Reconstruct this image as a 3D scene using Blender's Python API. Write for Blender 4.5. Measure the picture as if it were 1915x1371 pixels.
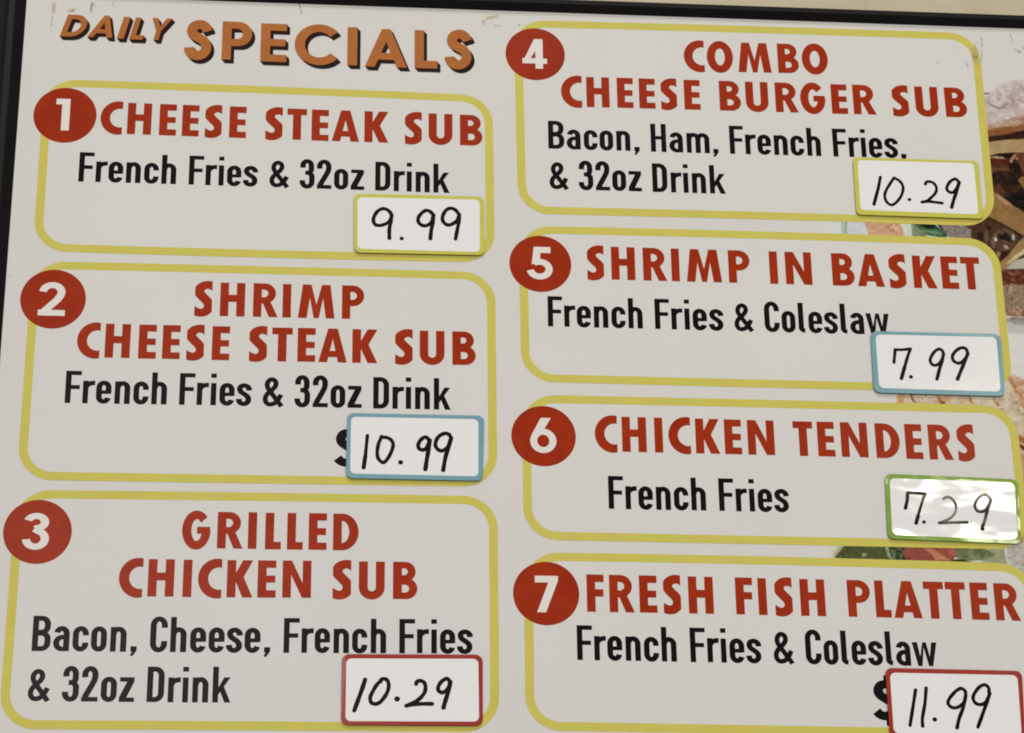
import bpy, bmesh, math, random
import numpy as np
from mathutils import Vector, Matrix
from mathutils.geometry import tessellate_polygon

random.seed(7)
rng = np.random.default_rng(11)
for o in list(bpy.data.objects):
    bpy.data.objects.remove(o)
scene = bpy.context.scene
COL = scene.collection

# Board coordinates used below: millimetres on the face of the menu sheet, x to the right,
# y DOWN, h = height off the sheet towards the viewer.  W() turns them into metres.
X0, Y0 = 370.0, 200.0
def W(x, y, h=0.0):
    return Vector(((x - X0) / 1000.0, -h / 1000.0, (Y0 - y) / 1000.0))

# ------------------------------------------------------------------ camera
CAM_R = [[0.9961502, 0.0130945, -0.0866789], [0.0221835, 0.9189433, 0.3937653], [0.0848091, -0.3941723, 0.9151151]]
CAM_C = [191.95, 915.63, -1613.55]
CAM_LENS = 87.2553

cam_data = bpy.data.cameras.new('camera')
cam = bpy.data.objects.new('camera', cam_data)
COL.objects.link(cam)
def bdir(v):                      # board direction -> world direction
    return Vector((v[0], v[2], -v[1]))
rt, dn, fw = (bdir(CAM_R[i]) for i in range(3))
m = Matrix.Identity(4)
for i, v in enumerate((rt, -dn, -fw)):
    for k in range(3):
        m[k][i] = v[k]
m.translation = W(CAM_C[0], CAM_C[1], -CAM_C[2])
cam.matrix_world = m
cam_data.sensor_width = 36.0
cam_data.lens = CAM_LENS
cam_data.clip_start = 0.05
cam_data.clip_end = 60.0
scene.camera = cam

# ------------------------------------------------------------------ room light
world = bpy.data.worlds.new('World')
scene.world = world
world.use_nodes = True
wbg = world.node_tree.nodes['Background']
wbg.inputs[0].default_value = (1.0, 0.99, 0.975, 1)
wbg.inputs[1].default_value = 0.145

def area(name, pos, target, sx, sy, power, colour=(1, .98, .95)):
    d = bpy.data.lights.new(name, 'AREA')
    d.shape = 'RECTANGLE'; d.size = sx; d.size_y = sy; d.energy = power; d.color = colour
    o = bpy.data.objects.new(name, d); COL.objects.link(o)
    o.location = pos
    o.rotation_euler = (target - pos).to_track_quat('-Z', 'Y').to_euler()
    return o
# fluorescent ceiling panels of the restaurant, high in front of the board
area('upper_light', W(430, -2700, 2600), W(370, 200), 1.2, 0.6, 46)
# broad frontal fill added behind the viewer, brightens the board without shadows
area('front_fill_light', W(300, 1350, 3800), W(370, 200), 3.4, 2.2, 64.5, (.965, .985, 1.0))
# the panel further along whose image shows in the glossy green price card
area('upper_light', W(1226, -352, 1670), W(700, 300), 0.21, 0.11, 2.1, (1, .95, .74))
# added dim lamp behind the viewer, placed to veil the lower left corner with sheen
area('upper_light', W(-330, -420, 3200), W(60, 420), 1.0, 0.9, 15)

scene.view_settings.view_transform = 'Standard'
scene.view_settings.look = 'None'
scene.view_settings.exposure = 0.06
scene.view_settings.gamma = 1.0
scene.render.engine = 'CYCLES'
scene.cycles.pixel_filter_type = 'BLACKMAN_HARRIS'
scene.cycles.filter_width = 1.9

# ------------------------------------------------------------------ measured layout (board mm)
WORDS = [('h', [('CHEESE', 42.38, 148.29, 42.95, 43.54, 25.84, 25.92), ('STEAK', 162.05, 252.23, 43.6, 43.87, 25.91, 25.74), ('SUB', 264.25, 322.0, 43.9, 43.96, 25.71, 25.49)]),
 ('h', [('SHRIMP', 115.82, 236.19, 186.72, 186.65, 26.19, 26.17)]),
 ('h', [('CHEESE', 35.34, 141.6, 220.86, 220.72, 25.99, 26.02), ('STEAK', 155.2, 245.75, 220.69, 220.51, 26.02, 25.98), ('SUB', 258.05, 315.7, 220.48, 220.32, 25.96, 25.9)]),
 ('h', [('GRILLED', 113.96, 234.17, 360.56, 360.3, 26.31, 26.59)]), ('h', [('CHICKEN', 72.83, 202.3, 395.5, 394.86, 26.48, 26.5), ('SUB', 216.75, 274.4, 394.81, 394.65, 26.52, 26.66)]),
 ('h', [('COMBO', 475.27, 585.76, -24.94, -26.59, 26.03, 25.24)]),
 ('h', [('CHEESE', 381.15, 486.16, 8.73, 8.01, 25.77, 25.4), ('BURGER', 500.82, 619.92, 7.93, 7.48, 25.37, 25.32), ('SUB', 632.75, 690.34, 7.45, 7.38, 25.34, 25.46)]),
 ('h', [('SHRIMP', 396.95, 516.71, 150.49, 150.56, 26.42, 26.17), ('IN', 531.15, 562.47, 150.59, 150.66, 26.15, 26.14), ('BASKET', 577.51, 688.01, 150.7, 151.14, 26.14, 26.28)]),
 ('h', [('CHICKEN', 399.45, 527.36, 283.99, 284.37, 26.54, 26.32), ('TENDERS', 540.99, 672.82, 284.45, 285.52, 26.33, 26.77)]),
 ('h', [('FRESH', 390.63, 478.44, 401.79, 402.14, 26.8, 26.57), ('FISH', 493.78, 556.37, 402.23, 402.66, 26.55, 26.57), ('PLATTER', 572.11, 693.18, 402.79, 404.06, 26.6, 27.06)]),
 ('b',
  [('French', 29.07, 99.01, 82.98, 82.92, 24.0, 23.67), ('Fries', 108.04, 157.53, 82.93, 83.02, 23.64, 23.55), ('&', 166.02, 180.15, 83.05, 83.1, 23.54, 23.54),
   ('32oz', 188.41, 235.09, 83.13, 83.36, 23.54, 23.59), ('Drink', 243.02, 297.42, 83.41, 83.81, 23.61, 23.8)]),
 ('b',
  [('French', 29.05, 99.41, 255.74, 255.36, 24.33, 24.07), ('Fries', 108.08, 158.06, 255.32, 255.14, 24.04, 23.94), ('&', 165.89, 180.25, 255.12, 255.08, 23.93, 23.92),
   ('32oz', 188.44, 235.21, 255.06, 254.99, 23.91, 23.92), ('Drink', 243.09, 297.57, 254.98, 254.98, 23.92, 24.01)]),
 ('b',
  [('Bacon,', 17.55, 86.86, 434.38, 434.11, 24.44, 24.5), ('Cheese,', 95.52, 175.64, 434.07, 433.61, 24.49, 24.41), ('French', 184.65, 253.42, 433.54, 433.01, 24.39, 24.17),
   ('Fries', 262.43, 311.84, 432.93, 432.46, 24.14, 23.91)]),
 ('b', [('&', 16.89, 31.17, 468.69, 468.66, 23.6, 23.71), ('32oz', 39.68, 86.9, 468.64, 468.55, 23.78, 24.16), ('Drink', 95.05, 150.23, 468.53, 468.42, 24.22, 24.66)]),
 ('b',
  [('Bacon,', 370.93, 438.86, 44.68, 44.63, 23.39, 23.61), ('Ham,', 447.49, 498.15, 44.61, 44.49, 23.63, 23.7), ('French', 506.72, 575.64, 44.46, 44.16, 23.71, 23.68),
   ('Fries,', 584.98, 640.4, 44.12, 43.77, 23.67, 23.55)]),
 ('b', [('&', 370.92, 384.89, 78.06, 78.07, 24.11, 24.05), ('32oz', 393.05, 439.42, 78.07, 78.09, 24.02, 23.83), ('Drink', 447.54, 501.96, 78.09, 78.11, 23.8, 23.57)]),
 ('b',
  [('French', 367.79, 436.46, 188.69, 188.78, 23.85, 23.84), ('Fries', 445.42, 494.9, 188.8, 188.87, 23.84, 23.84), ('&', 503.11, 516.9, 188.88, 188.9, 23.84, 23.83),
   ('Coleslaw', 525.29, 617.09, 188.91, 189.05, 23.83, 23.83)]),
 ('b', [('French', 407.8, 476.43, 326.78, 326.94, 24.4, 24.3), ('Fries', 485.64, 534.92, 326.96, 327.07, 24.28, 24.2)]),
 ('b',
  [('French', 383.04, 451.42, 436.09, 436.44, 24.54, 24.44), ('Fries', 460.6, 509.61, 436.49, 436.75, 24.43, 24.36), ('&', 517.94, 531.79, 436.79, 436.86, 24.35, 24.34),
   ('Coleslaw', 540.26, 632.14, 436.9, 437.38, 24.32, 24.2)])]
TITLE = [('D', 8.899, 27.671, -36.526, -37.251, 19.228, -1.078), ('A', 28.936, 47.438, -36.7, -37.413, 18.281, -0.948), ('I', 50.79, 60.056, -36.341, -36.698, 18.896, -0.911),
 ('L', 59.672, 69.668, -36.082, -36.467, 19.023, -0.88), ('Y', 76.398, 91.059, -36.125, -36.688, 18.678, -0.788), ('S', 100.576, 120.905, -20.865, -21.628, 32.461, -1.188),
 ('P', 128.366, 150.411, -21.31, -22.137, 32.51, -0.992), ('E', 156.966, 176.164, -20.826, -21.544, 32.665, -0.808), ('C', 182.226, 214.389, -20.093, -21.294, 32.585, -0.586),
 ('I', 221.499, 228.804, -20.238, -20.511, 32.743, -0.402), ('A', 234.564, 265.946, -19.164, -20.331, 33.381, -0.232), ('L', 271.714, 288.606, -19.464, -20.091, 33.061, -0.019),
 ('S', 294.278, 314.579, -20.061, -20.814, 31.765, 0.146)]
DISCS = [('1', 9.853, 19.964, 41.624, 26.179, 16.592, 28.989, 22.755, 22.726), ('2', 6.594, 25.481, 189.644, 26.057, 16.74, 176.703, 22.863, 22.896),
 ('3', 6.42, 24.474, 363.507, 26.39, 16.54, 350.565, 22.864, 23.127), ('4', 352.617, 371.189, -22.804, 25.519, 362.386, -35.307, 22.267, 22.464),
 ('5', 353.305, 372.012, 151.853, 26.151, 363.159, 139.214, 22.363, 22.66), ('6', 353.504, 372.058, 286.184, 26.544, 363.073, 273.344, 22.479, 23.041),
 ('7', 355.069, 371.051, 402.755, 26.235, 362.749, 389.149, 22.387, 23.113)]
BOXES = [([3.252664e-05, -0.003906408, -0.6468378], [-2.852245e-05, 0.00955164, 139.2058], [-8.432416e-06, 0.00311118, -0.08252455], [-9.00173e-06, 0.00388137, 329.7353]),
 ([1.176044e-05, -0.004529534, 147.3412], [-4.494704e-06, -0.001545796, 313.102], [-8.432416e-06, 0.00311118, -0.08252455], [-9.00173e-06, 0.00388137, 329.7353]),
 ([1.314385e-05, -0.008842738, 320.5765], [1.257357e-05, -0.007466658, 487.9165], [-8.432416e-06, 0.00311118, -0.08252455], [-9.00173e-06, 0.00388137, 329.7353]),
 ([2.210009e-05, -0.02892762, -57.11316], [2.242018e-05, -0.02380596, 104.6463], [-1.774925e-05, 0.008736693, 346.9644], [2.22656e-05, -0.005287775, 704.543]),
 ([2.714883e-05, -0.0277408, 115.3362], [0.0, 0.003213297, 230.9874], [-1.774925e-05, 0.008736693, 346.9644], [2.22656e-05, -0.005287775, 704.543]),
 ([1.155765e-05, -0.01017368, 244.2875], [7.461983e-08, 0.003951712, 349.0218], [-1.774925e-05, 0.008736693, 346.9644], [2.22656e-05, -0.005287775, 704.543]),
 ([3.375259e-05, -0.02768955, 365.2205], [0.0, 0.007203924, 482.603], [-1.774925e-05, 0.008736693, 346.9644], [2.22656e-05, -0.005287775, 704.543])]
CARDS = [([(227.74, 87.62), (322.65, 87.1), (322.57, 134.5), (228.31, 135.05)], [(230.23, 90.37), (319.48, 89.67), (319.31, 132.18), (230.6, 132.03)], (4.81, 3.46),
  [(2.22,
    [(255.23, 103.81), (252.75, 100.52), (248.91, 99.23), (245.1, 101.37), (242.68, 105.41), (242.0, 109.09), (243.28, 112.1), (246.29, 112.92), (250.09, 111.89), (253.35, 109.66), (254.7, 106.88)]),
   (2.33, [(255.12, 104.12), (254.87, 108.09), (253.92, 112.99), (253.57, 117.87), (253.71, 123.02)]), (2.43, [(262.58, 122.88), (262.58, 122.94)]),
   (2.22,
    [(285.33, 103.19), (283.41, 100.8), (280.4, 99.67), (277.38, 101.6), (274.92, 105.04), (274.38, 108.11), (276.03, 111.11), (279.58, 112.22), (282.87, 110.6), (284.62, 107.8), (285.33, 103.8)]),
   (2.33, [(285.61, 103.18), (285.16, 109.0), (283.96, 115.74), (283.3, 122.45)]),
   (2.22,
    [(304.27, 102.31), (301.54, 98.71), (298.24, 97.4), (294.94, 98.92), (292.74, 102.66), (292.07, 106.35), (293.54, 109.67), (296.55, 111.1), (299.85, 109.78), (302.6, 107.25), (304.15, 103.54)]),
   (2.22, [(304.54, 102.61), (303.96, 108.43), (302.67, 115.79), (301.55, 122.21)])]),
 ([(225.24, 259.78), (321.14, 259.69), (319.73, 308.59), (224.72, 308.4)], [(227.73, 262.51), (317.17, 262.44), (316.83, 305.35), (227.57, 305.06)], (4.62, 3.46),
  [(2.0, [(239.34, 276.5), (238.4, 287.92), (237.78, 295.42)]), (2.35, [(238.09, 291.67), (236.96, 300.41)]),
   (2.11,
    [(249.26, 277.04), (247.09, 282.73), (246.27, 289.0), (247.18, 293.67), (250.4, 296.41), (253.29, 293.85), (255.88, 288.81), (257.31, 283.77), (256.7, 280.65), (254.65, 278.49), (252.01, 277.61),
     (249.38, 277.66)]),
   (2.7, [(262.44, 296.04), (262.79, 296.03)]),
   (2.23,
    [(282.43, 279.16), (280.96, 277.31), (279.21, 276.9), (276.87, 278.65), (275.12, 281.52), (274.83, 284.34), (276.0, 285.89), (278.04, 286.47), (280.38, 285.17), (281.84, 282.0), (282.6, 279.35)]),
   (2.47, [(282.84, 279.15), (282.14, 285.13), (280.85, 293.29), (279.81, 300.79)]),
   (2.23,
    [(297.67, 276.64), (296.21, 274.46), (293.57, 273.76), (289.76, 275.55), (287.41, 279.06), (286.82, 282.53), (287.99, 285.32), (290.62, 286.84), (293.54, 285.84), (295.89, 282.96),
     (297.67, 277.27)]),
   (2.35, [(297.85, 276.95), (296.19, 283.59), (293.94, 291.15), (292.22, 301.17)])]),
 ([(223.96, 434.59), (318.54, 433.77), (318.29, 482.95), (223.94, 483.35)], [(226.71, 437.54), (315.78, 436.64), (315.98, 480.2), (226.59, 480.85)], (5.0, 3.66),
  [(2.39, [(239.57, 452.09), (237.89, 457.7), (235.28, 465.52), (232.57, 473.43)]),
   (2.16,
    [(250.03, 453.08), (247.61, 455.35), (244.94, 459.85), (243.09, 464.32), (243.66, 467.65), (246.37, 468.85), (249.6, 467.59), (252.81, 463.66), (254.95, 459.17), (255.3, 454.7), (253.81, 451.92),
     (251.37, 451.5), (249.75, 452.53)]),
   (2.95, [(260.99, 465.24), (261.1, 465.24)]),
   (2.16, [(273.74, 454.76), (274.28, 453.08), (276.89, 452.49), (279.17, 453.86), (280.04, 457.21), (279.07, 461.13), (275.82, 465.07), (270.96, 468.19), (267.17, 469.9)]),
   (2.16, [(267.17, 469.79), (273.12, 468.72), (279.08, 468.38), (284.49, 468.32)]),
   (2.16, [(296.47, 453.1), (295.11, 451.15), (293.48, 451.0), (290.48, 453.17), (288.57, 456.55), (288.84, 459.35), (291.28, 460.44), (293.73, 459.29), (295.64, 456.47), (296.63, 453.38)]),
   (2.39, [(296.74, 453.09), (295.09, 460.39), (293.17, 466.55), (292.08, 470.74)])]),
 ([(598.91, 45.42), (694.46, 45.44), (693.87, 93.86), (598.36, 93.22)], [(602.07, 47.66), (690.83, 47.48), (690.87, 90.39), (601.57, 89.38)], (3.85, 3.08),
  [(1.9, [(618.61, 61.56), (616.59, 69.81), (614.7, 76.15)]), (2.11, [(615.08, 74.89), (612.12, 84.37)]),
   (1.8,
    [(628.86, 61.86), (625.01, 67.66), (621.73, 73.42), (620.72, 77.85), (621.94, 82.19), (625.17, 84.59), (628.73, 82.61), (632.81, 77.47), (634.96, 71.75), (634.73, 67.35), (632.42, 63.95),
     (629.14, 61.97)]),
   (2.22, [(638.91, 79.66), (639.48, 79.64)]),
   (1.8, [(652.21, 66.47), (653.23, 64.55), (655.55, 64.16), (658.6, 65.32), (660.47, 69.05), (659.36, 73.49), (655.28, 78.02), (652.25, 80.31), (648.45, 81.49)]),
   (1.8, [(648.45, 81.49), (653.91, 80.88), (659.0, 81.35), (663.81, 81.83)]),
   (1.9, [(677.92, 63.76), (676.37, 61.72), (674.67, 61.46), (671.33, 63.65), (668.55, 68.16), (668.69, 71.31), (671.14, 72.8), (673.48, 72.1), (676.08, 68.55), (678.06, 64.07)]),
   (2.11, [(678.18, 64.06), (675.52, 71.72), (672.58, 79.36), (670.67, 85.06)])]),
 ([(602.19, 187.29), (698.35, 187.19), (697.24, 236.33), (601.26, 235.62)], [(605.46, 189.87), (695.1, 189.76), (694.41, 232.86), (605.22, 232.01)], (5.0, 3.85),
  [(1.86, [(617.63, 211.75), (618.48, 206.51), (619.2, 201.57)]), (1.75, [(619.19, 201.69), (624.82, 201.61), (630.64, 200.66)]), (1.86, [(630.52, 200.79), (627.82, 207.51), (624.86, 216.17)]),
   (2.19, [(625.24, 214.94), (622.13, 224.18)]), (2.3, [(628.93, 222.68), (629.49, 222.91)]),
   (1.86,
    [(654.57, 203.77), (653.62, 201.33), (651.38, 200.46), (648.03, 202.7), (645.09, 207.08), (644.38, 210.18), (645.5, 212.61), (647.45, 213.36), (650.42, 212.18), (653.0, 208.74),
     (654.63, 204.39)]),
   (2.08, [(654.66, 204.08), (652.9, 209.97), (650.28, 217.4), (648.11, 224.18)]),
   (1.97,
    [(672.5, 203.02), (671.62, 199.95), (668.52, 198.98), (664.91, 200.74), (661.73, 204.21), (660.89, 207.31), (662.1, 210.05), (665.17, 211.21), (668.47, 209.59), (671.05, 206.45),
     (672.59, 203.33)]),
   (2.08, [(672.59, 203.33), (669.58, 210.18), (666.05, 217.63), (663.23, 223.82)])]),
 ([(604.71, 297.59), (700.5, 300.03), (698.58, 348.45), (603.17, 346.18)], [(607.61, 300.83), (697.81, 302.48), (696.15, 345.53), (606.43, 343.45)], (4.62, 3.85),
  [(2.01, [(617.47, 323.26), (619.2, 317.03), (619.88, 311.65)]), (1.8, [(619.88, 311.65), (626.35, 311.92), (632.54, 312.37)]), (1.59, [(632.25, 312.54), (629.57, 319.09), (626.46, 327.59)]),
   (2.11, [(626.1, 328.72), (624.21, 334.37)]), (2.01, [(629.61, 333.43), (630.15, 333.42)]),
   (1.48, [(645.24, 315.86), (647.52, 314.52), (650.21, 314.75), (652.68, 317.53), (653.81, 321.46), (652.78, 325.99), (649.2, 329.99), (644.68, 332.32), (640.77, 333.96)]),
   (1.59, [(640.79, 333.79), (649.44, 333.47), (661.09, 333.04)]), (0.85, [(663.48, 332.82), (663.59, 332.82)]),
   (1.59,
    [(679.16, 315.62), (677.24, 312.83), (674.86, 312.13), (671.45, 313.78), (668.7, 317.23), (667.37, 321.21), (668.62, 324.29), (671.26, 325.09), (674.34, 323.91), (677.09, 320.47),
     (679.13, 315.91)]),
   (1.8, [(679.41, 315.9), (676.29, 323.31), (672.99, 332.94), (671.49, 335.77)]), (2.33, [(671.31, 337.73), (671.36, 337.79)])]),
 ([(594.42, 439.6), (689.79, 440.61), (687.74, 489.34), (594.27, 488.56)], [(597.27, 442.88), (686.49, 443.64), (685.48, 486.55), (596.9, 485.45)], (4.62, 3.85),
  [(1.93, [(614.34, 455.06), (611.78, 466.15), (608.6, 479.72)]), (1.93, [(621.77, 453.55), (620.06, 464.36), (617.56, 474.56), (617.28, 480.2)]), (2.5, [(625.77, 475.49), (626.22, 475.49)]),
   (1.93,
    [(648.95, 458.36), (648.66, 455.23), (645.99, 453.56), (642.15, 455.59), (637.82, 460.19), (636.12, 463.62), (637.31, 466.16), (640.31, 467.26), (644.06, 466.08), (647.43, 462.93),
     (649.07, 458.36)]),
   (2.04, [(648.95, 458.36), (646.19, 467.48), (643.08, 474.3), (640.93, 481.08)]),
   (1.93,
    [(665.31, 456.47), (665.25, 452.76), (662.6, 450.79), (658.77, 452.55), (654.98, 457.16), (653.83, 460.58), (655.25, 463.69), (658.53, 464.79), (662.04, 463.33), (664.32, 459.9),
     (665.62, 456.75)]),
   (2.04, [(665.85, 456.75), (663.55, 462.18), (659.3, 471.87), (655.45, 480.37)])])]
FOOD = [((190, 180, 175), [(700.41, -13.28), (711.49, -16.47), (718.67, -22.32), (726.45, -25.4), (743.46, -28.82), (739.18, 14.89), (701.91, 16.17)], 5, 0.1, 5, (166, 146, 138)),
 ((162, 144, 136), [(723.57, -16.91), (732.46, -22.82), (743.0, -24.13), (742.27, -16.65), (729.3, -11.54)], 6, 0.1, 4, (190, 180, 175)),
 ((160, 136, 126), [(721.14, -13.1), (735.64, -12.69), (741.45, -8.26), (740.77, -1.29), (726.42, -3.1)], 6, 0.1, 4, (192, 182, 177)),
 ((96, 89, 84), [(702.99, -14.31), (708.82, -14.52), (708.73, -13.58), (702.91, -13.37)], 0.7, 0.05, 3, None),
 ((123, 114, 109), [(705.69, -7.45), (710.38, -4.38), (715.16, -2.23), (718.15, -3.27), (723.12, -7.61), (723.44, -6.69), (718.44, -1.89), (715.03, -0.84), (709.84, -2.97)], 0.8, 0.05, 3, None),
 ((153, 116, 89), [(702.9, 14.31), (712.68, 11.21), (721.31, 7.24), (729.83, 4.63), (740.31, 3.34), (738.2, 25.01), (701.83, 26.24)], 5, 0.15, 3, (173, 146, 127)),
 ((133, 86, 53), [(702.57, 17.98), (714.41, 14.83), (726.92, 13.48), (739.73, 9.36), (738.2, 25.01), (701.83, 26.24)], 3, 0.25, 2.5, (109, 62, 35)),
 ((33, 11, 7), [(703.32, 23.45), (717.94, 21.12), (728.55, 18.01), (739.05, 16.27), (738.2, 25.01), (721.69, 25.11), (702.86, 28.48)], 1.6, 0.2, 3, (55, 25, 13)),
 ((160, 138, 95), [(702.9, 28.03), (717.52, 25.71), (738.33, 23.63), (737.03, 36.9), (701.71, 41.26)], 1.6, 0.08, 4, (146, 120, 80)),
 ((40, 20, 12), [(701.83, 39.89), (716.49, 36.68), (737.17, 35.53), (719.36, 217.63), (694.25, 123.9)], 1.2, 0.35, 4, (53, 29, 16)),
 ((15, 5, 4), [(704.34, 39.35), (711.51, 37.3), (723.5, 36.44), (720.23, 40.64), (715.35, 40.12), (708.83, 39.66)], 1.2, 0.2, 3, None),
 ((136, 106, 76), [(703.85, 40.28), (710.49, 39.38), (714.14, 39.94), (716.41, 41.9), (711.89, 42.05), (703.74, 41.41)], 1.1, 0.12, 2, (157, 129, 102)),
 ((56, 24, 12), [(703.68, 42.1), (720.06, 42.46), (717.94, 47.52), (712.02, 49.52), (703.15, 48.0)], 1.8, 0.25, 3, (76, 33, 16)),
 ((89, 64, 35), [(703.93, 48.43), (710.37, 49.57), (715.52, 47.14), (720.56, 50.14), (719.11, 52.45), (710.98, 51.81), (703.84, 53.85)], 2.2, 0.22, 3, (71, 47, 25)),
 ((102, 62, 31), [(722.92, 38.28), (726.35, 36.8), (737.12, 35.99), (735.08, 56.9), (727.7, 52.62), (725.97, 44.99)], 2.4, 0.25, 4, (76, 42, 22)),
 ((146, 109, 75), [(719.69, 42.02), (722.96, 37.83), (725.93, 36.82), (723.03, 41.46), (720.67, 44.71)], 1.4, 0.15, 2, None),
 ((157, 109, 84), [(724.39, 40.05), (726.41, 40.44), (725.41, 42.29), (723.81, 41.89)], 1.4, 0.1, 2, None),
 ((168, 146, 132), [(719.6, 42.93), (721.21, 43.33), (720.67, 44.71), (719.47, 44.3)], 1.1, 0.1, 2, None),
 ((15, 7, 7), [(717.98, 47.06), (722.31, 44.66), (726.3, 45.88), (727.47, 50.82), (724.85, 56.78), (721.0, 54.2), (718.83, 51.11)], 2.4, 0.4, 2, (40, 22, 16)),
 ((27, 14, 9), [(703.72, 55.21), (710.86, 53.17), (721.13, 52.84), (726.3, 54.48), (724.61, 63.54), (709.69, 65.81), (703.76, 63.76)], 2.6, 0.45, 2.5, (44, 25, 15)),
 ((133, 100, 56), [(724.18, 59.5), (727.4, 55.79), (734.99, 57.8), (733.75, 70.43), (727.26, 65.7)], 1.8, 0.15, 3, (109, 78, 42)),
 ((89, 53, 31), [(703.63, 65.11), (709.12, 63.14), (713.45, 69.28), (710.49, 74.75), (704.33, 70.91)], 2.6, 0.28, 2.5, (64, 35, 20)),
 ((8, 5, 5), [(712.13, 74.7), (719.46, 70.44), (734.19, 65.93), (732.17, 86.57), (721.58, 82.44), (715.71, 79.95)], 2.8, 0.4, 2, (29, 18, 13)),
 ((138, 106, 64), [(701.06, 71.02), (705.19, 70.44), (714.29, 77.76), (723.41, 84.61), (731.74, 91.04), (729.91, 109.68), (716.54, 101.25), (703.87, 93.66), (694.51, 89.51)], 1.4, 0.13, 3,
  (116, 86, 47)),
 ((155, 120, 86), [(705.96, 70.86), (709.02, 73.01), (715.88, 78.16), (717.58, 81.67), (712.44, 80.05), (707.88, 76.62)], 1.8, 0.1, 2, None),
 ((27, 11, 7), [(697.69, 90.3), (703.87, 93.66), (716.54, 101.25), (729.91, 109.68), (729.57, 113.22), (715.48, 103.93), (702.81, 96.35)], 1.6, 0.2, 2, (55, 27, 15)),
 ((73, 47, 27), [(678.23, 99.75), (683.33, 96.94), (697.28, 90.31), (706.84, 96.67), (720.18, 105.56), (720.89, 110.83), (712.43, 123.38), (702.73, 132.4), (692.47, 121.33)], 2, 0.3, 3, (53, 31, 18)),
 ((22, 11, 7), [(696.07, 99.21), (698.95, 98.68), (699.93, 101.3), (697.41, 102.26)], 1.8, 0.2, 2, None),
 ((31, 16, 11), [(688.3, 104.74), (693.24, 103.71), (693.34, 111.64), (689.53, 109.11)], 2.4, 0.3, 2, None),
 ((102, 86, 62), [(694.98, 102.34), (697.41, 102.26), (696.81, 108.9), (695.2, 113.35), (693.49, 109.88)], 2.4, 0.3, 1.6, (73, 56, 38)),
 ((95, 73, 58), [(699.24, 108.83), (703.1, 102.09), (708.99, 99.71), (715.73, 101.27), (718.92, 106.04), (717.12, 112.26), (712.08, 118.57), (703.94, 119.24), (699.41, 115.86)], 2.6, 0.4, 1.8,
  (64, 42, 31)),
 ((116, 102, 89), [(698.6, 111.49), (702.04, 104.77), (704.11, 104.27), (701.51, 110.52), (700.87, 117.57), (699.01, 115.87)], 1.8, 0.35, 1.5, (80, 60, 47)),
 ((11, 8, 10), [(703.91, 106.48), (706.1, 104.65), (707.6, 105.93), (710.24, 103.65), (712.51, 105.35), (714.25, 108.38), (713.1, 111.94), (709.66, 109.84), (704.88, 109.1)], 1.6, 0.3, 1.5,
  (31, 22, 20)),
 ((190, 182, 175), [(701.31, 108.33), (702.97, 107.84), (703.54, 110.46), (701.84, 111.39)], 1.4, 0.1, 1, None),
 ((166, 157, 146), [(715.39, 104.82), (716.93, 105.66), (716.52, 110.08), (715.02, 108.8)], 1.6, 0.1, 1, None),
 ((169, 144, 126), [(708.03, 114.29), (710.51, 113.78), (711.84, 116.82), (708.96, 117.34)], 1.8, 0.1, 1, None),
 ((136, 116, 87), [(702.28, 119.73), (705.07, 120.08), (703.86, 124.5), (702.36, 123.23)], 1.8, 0.15, 2, None),
 ((40, 18, 11), [(705.92, 119.62), (713.33, 118.09), (711.3, 122.54), (704.79, 127.54)], 1.6, 0.25, 2, None),
 ((160, 157, 140), [(703.21, 135.87), (714.12, 126.83), (728.71, 122.03), (727.63, 133.0), (707.36, 134.45)], 1.6, 0.05, 3, None),
 ((151, 122, 80), [(703.05, 128.9), (710.49, 122.56), (717.4, 113.58), (724.16, 106.32), (730.78, 100.82), (728.96, 119.39), (721.42, 122.24), (716.22, 125.9), (709.18, 132.22), (704.18, 134.1)], 1.5,
  0.15, 3, (127, 95, 60)),
 ((178, 162, 126), [(707.81, 129.63), (715.75, 122.41), (729.65, 112.34), (729.01, 118.95), (718.46, 123.64), (711.93, 128.64)], 2, 0.1, 3, None),
 ((64, 47, 33), [(718.41, 124.08), (722.31, 121.34), (729.01, 118.95), (728.71, 122.03), (721.25, 124.0)], 1.6, 0.2, 2, None),
 ((76, 35, 20), [(702.49, 135.02), (707.45, 133.57), (727.63, 133.0), (725.84, 151.31), (700.92, 151.99)], 1.6, 0.4, 2.5, (109, 66, 46)),
 ((142, 124, 102), [(702.97, 147.17), (710.37, 145.24), (716.28, 146.37), (726.31, 146.53), (723.81, 172.06), (713.76, 172.75), (703.12, 171.32)], 2.5, 0.28, 1.8, (107, 80, 60)),
 ((124, 76, 55), [(704.41, 166.13), (710.49, 165.11), (716.42, 165.81), (724.28, 167.32), (723.94, 170.77), (705.6, 170.39)], 3, 0.25, 1.5, (146, 118, 95)),
 ((182, 177, 167), [(703.92, 171.29), (711.82, 172.16), (723.81, 172.06), (723.69, 173.35), (703.76, 173.01)], 0.8, 0.05, 2, None),
 ((129, 126, 120), [(703.72, 173.44), (723.69, 173.35), (723.27, 177.65), (704.16, 177.29)], 3.5, 0.04, 3, None),
 ((173, 169, 163), [(703.4, 176.88), (723.31, 177.22), (721.85, 192.19), (704.63, 189.22)], 7, 0.03, 3, None),
 ((198, 194, 186), [(702.64, 185.01), (722.43, 186.21), (719.15, 219.74), (702.8, 217.18)], 5, 0.03, 3, None),
 ((173, 160, 146), [(707.87, 160.07), (708.92, 160.16), (708.75, 160.79), (707.97, 160.69)], 1.0, 0.2, 1, None),
 ((173, 160, 146), [(714.75, 148.63), (715.4, 148.69), (715.29, 149.08), (714.81, 149.02)], 1.0, 0.2, 1, None),
 ((173, 160, 146), [(708.54, 152.47), (710.29, 152.61), (710.01, 153.66), (708.71, 153.5)], 1.0, 0.2, 1, None),
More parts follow.
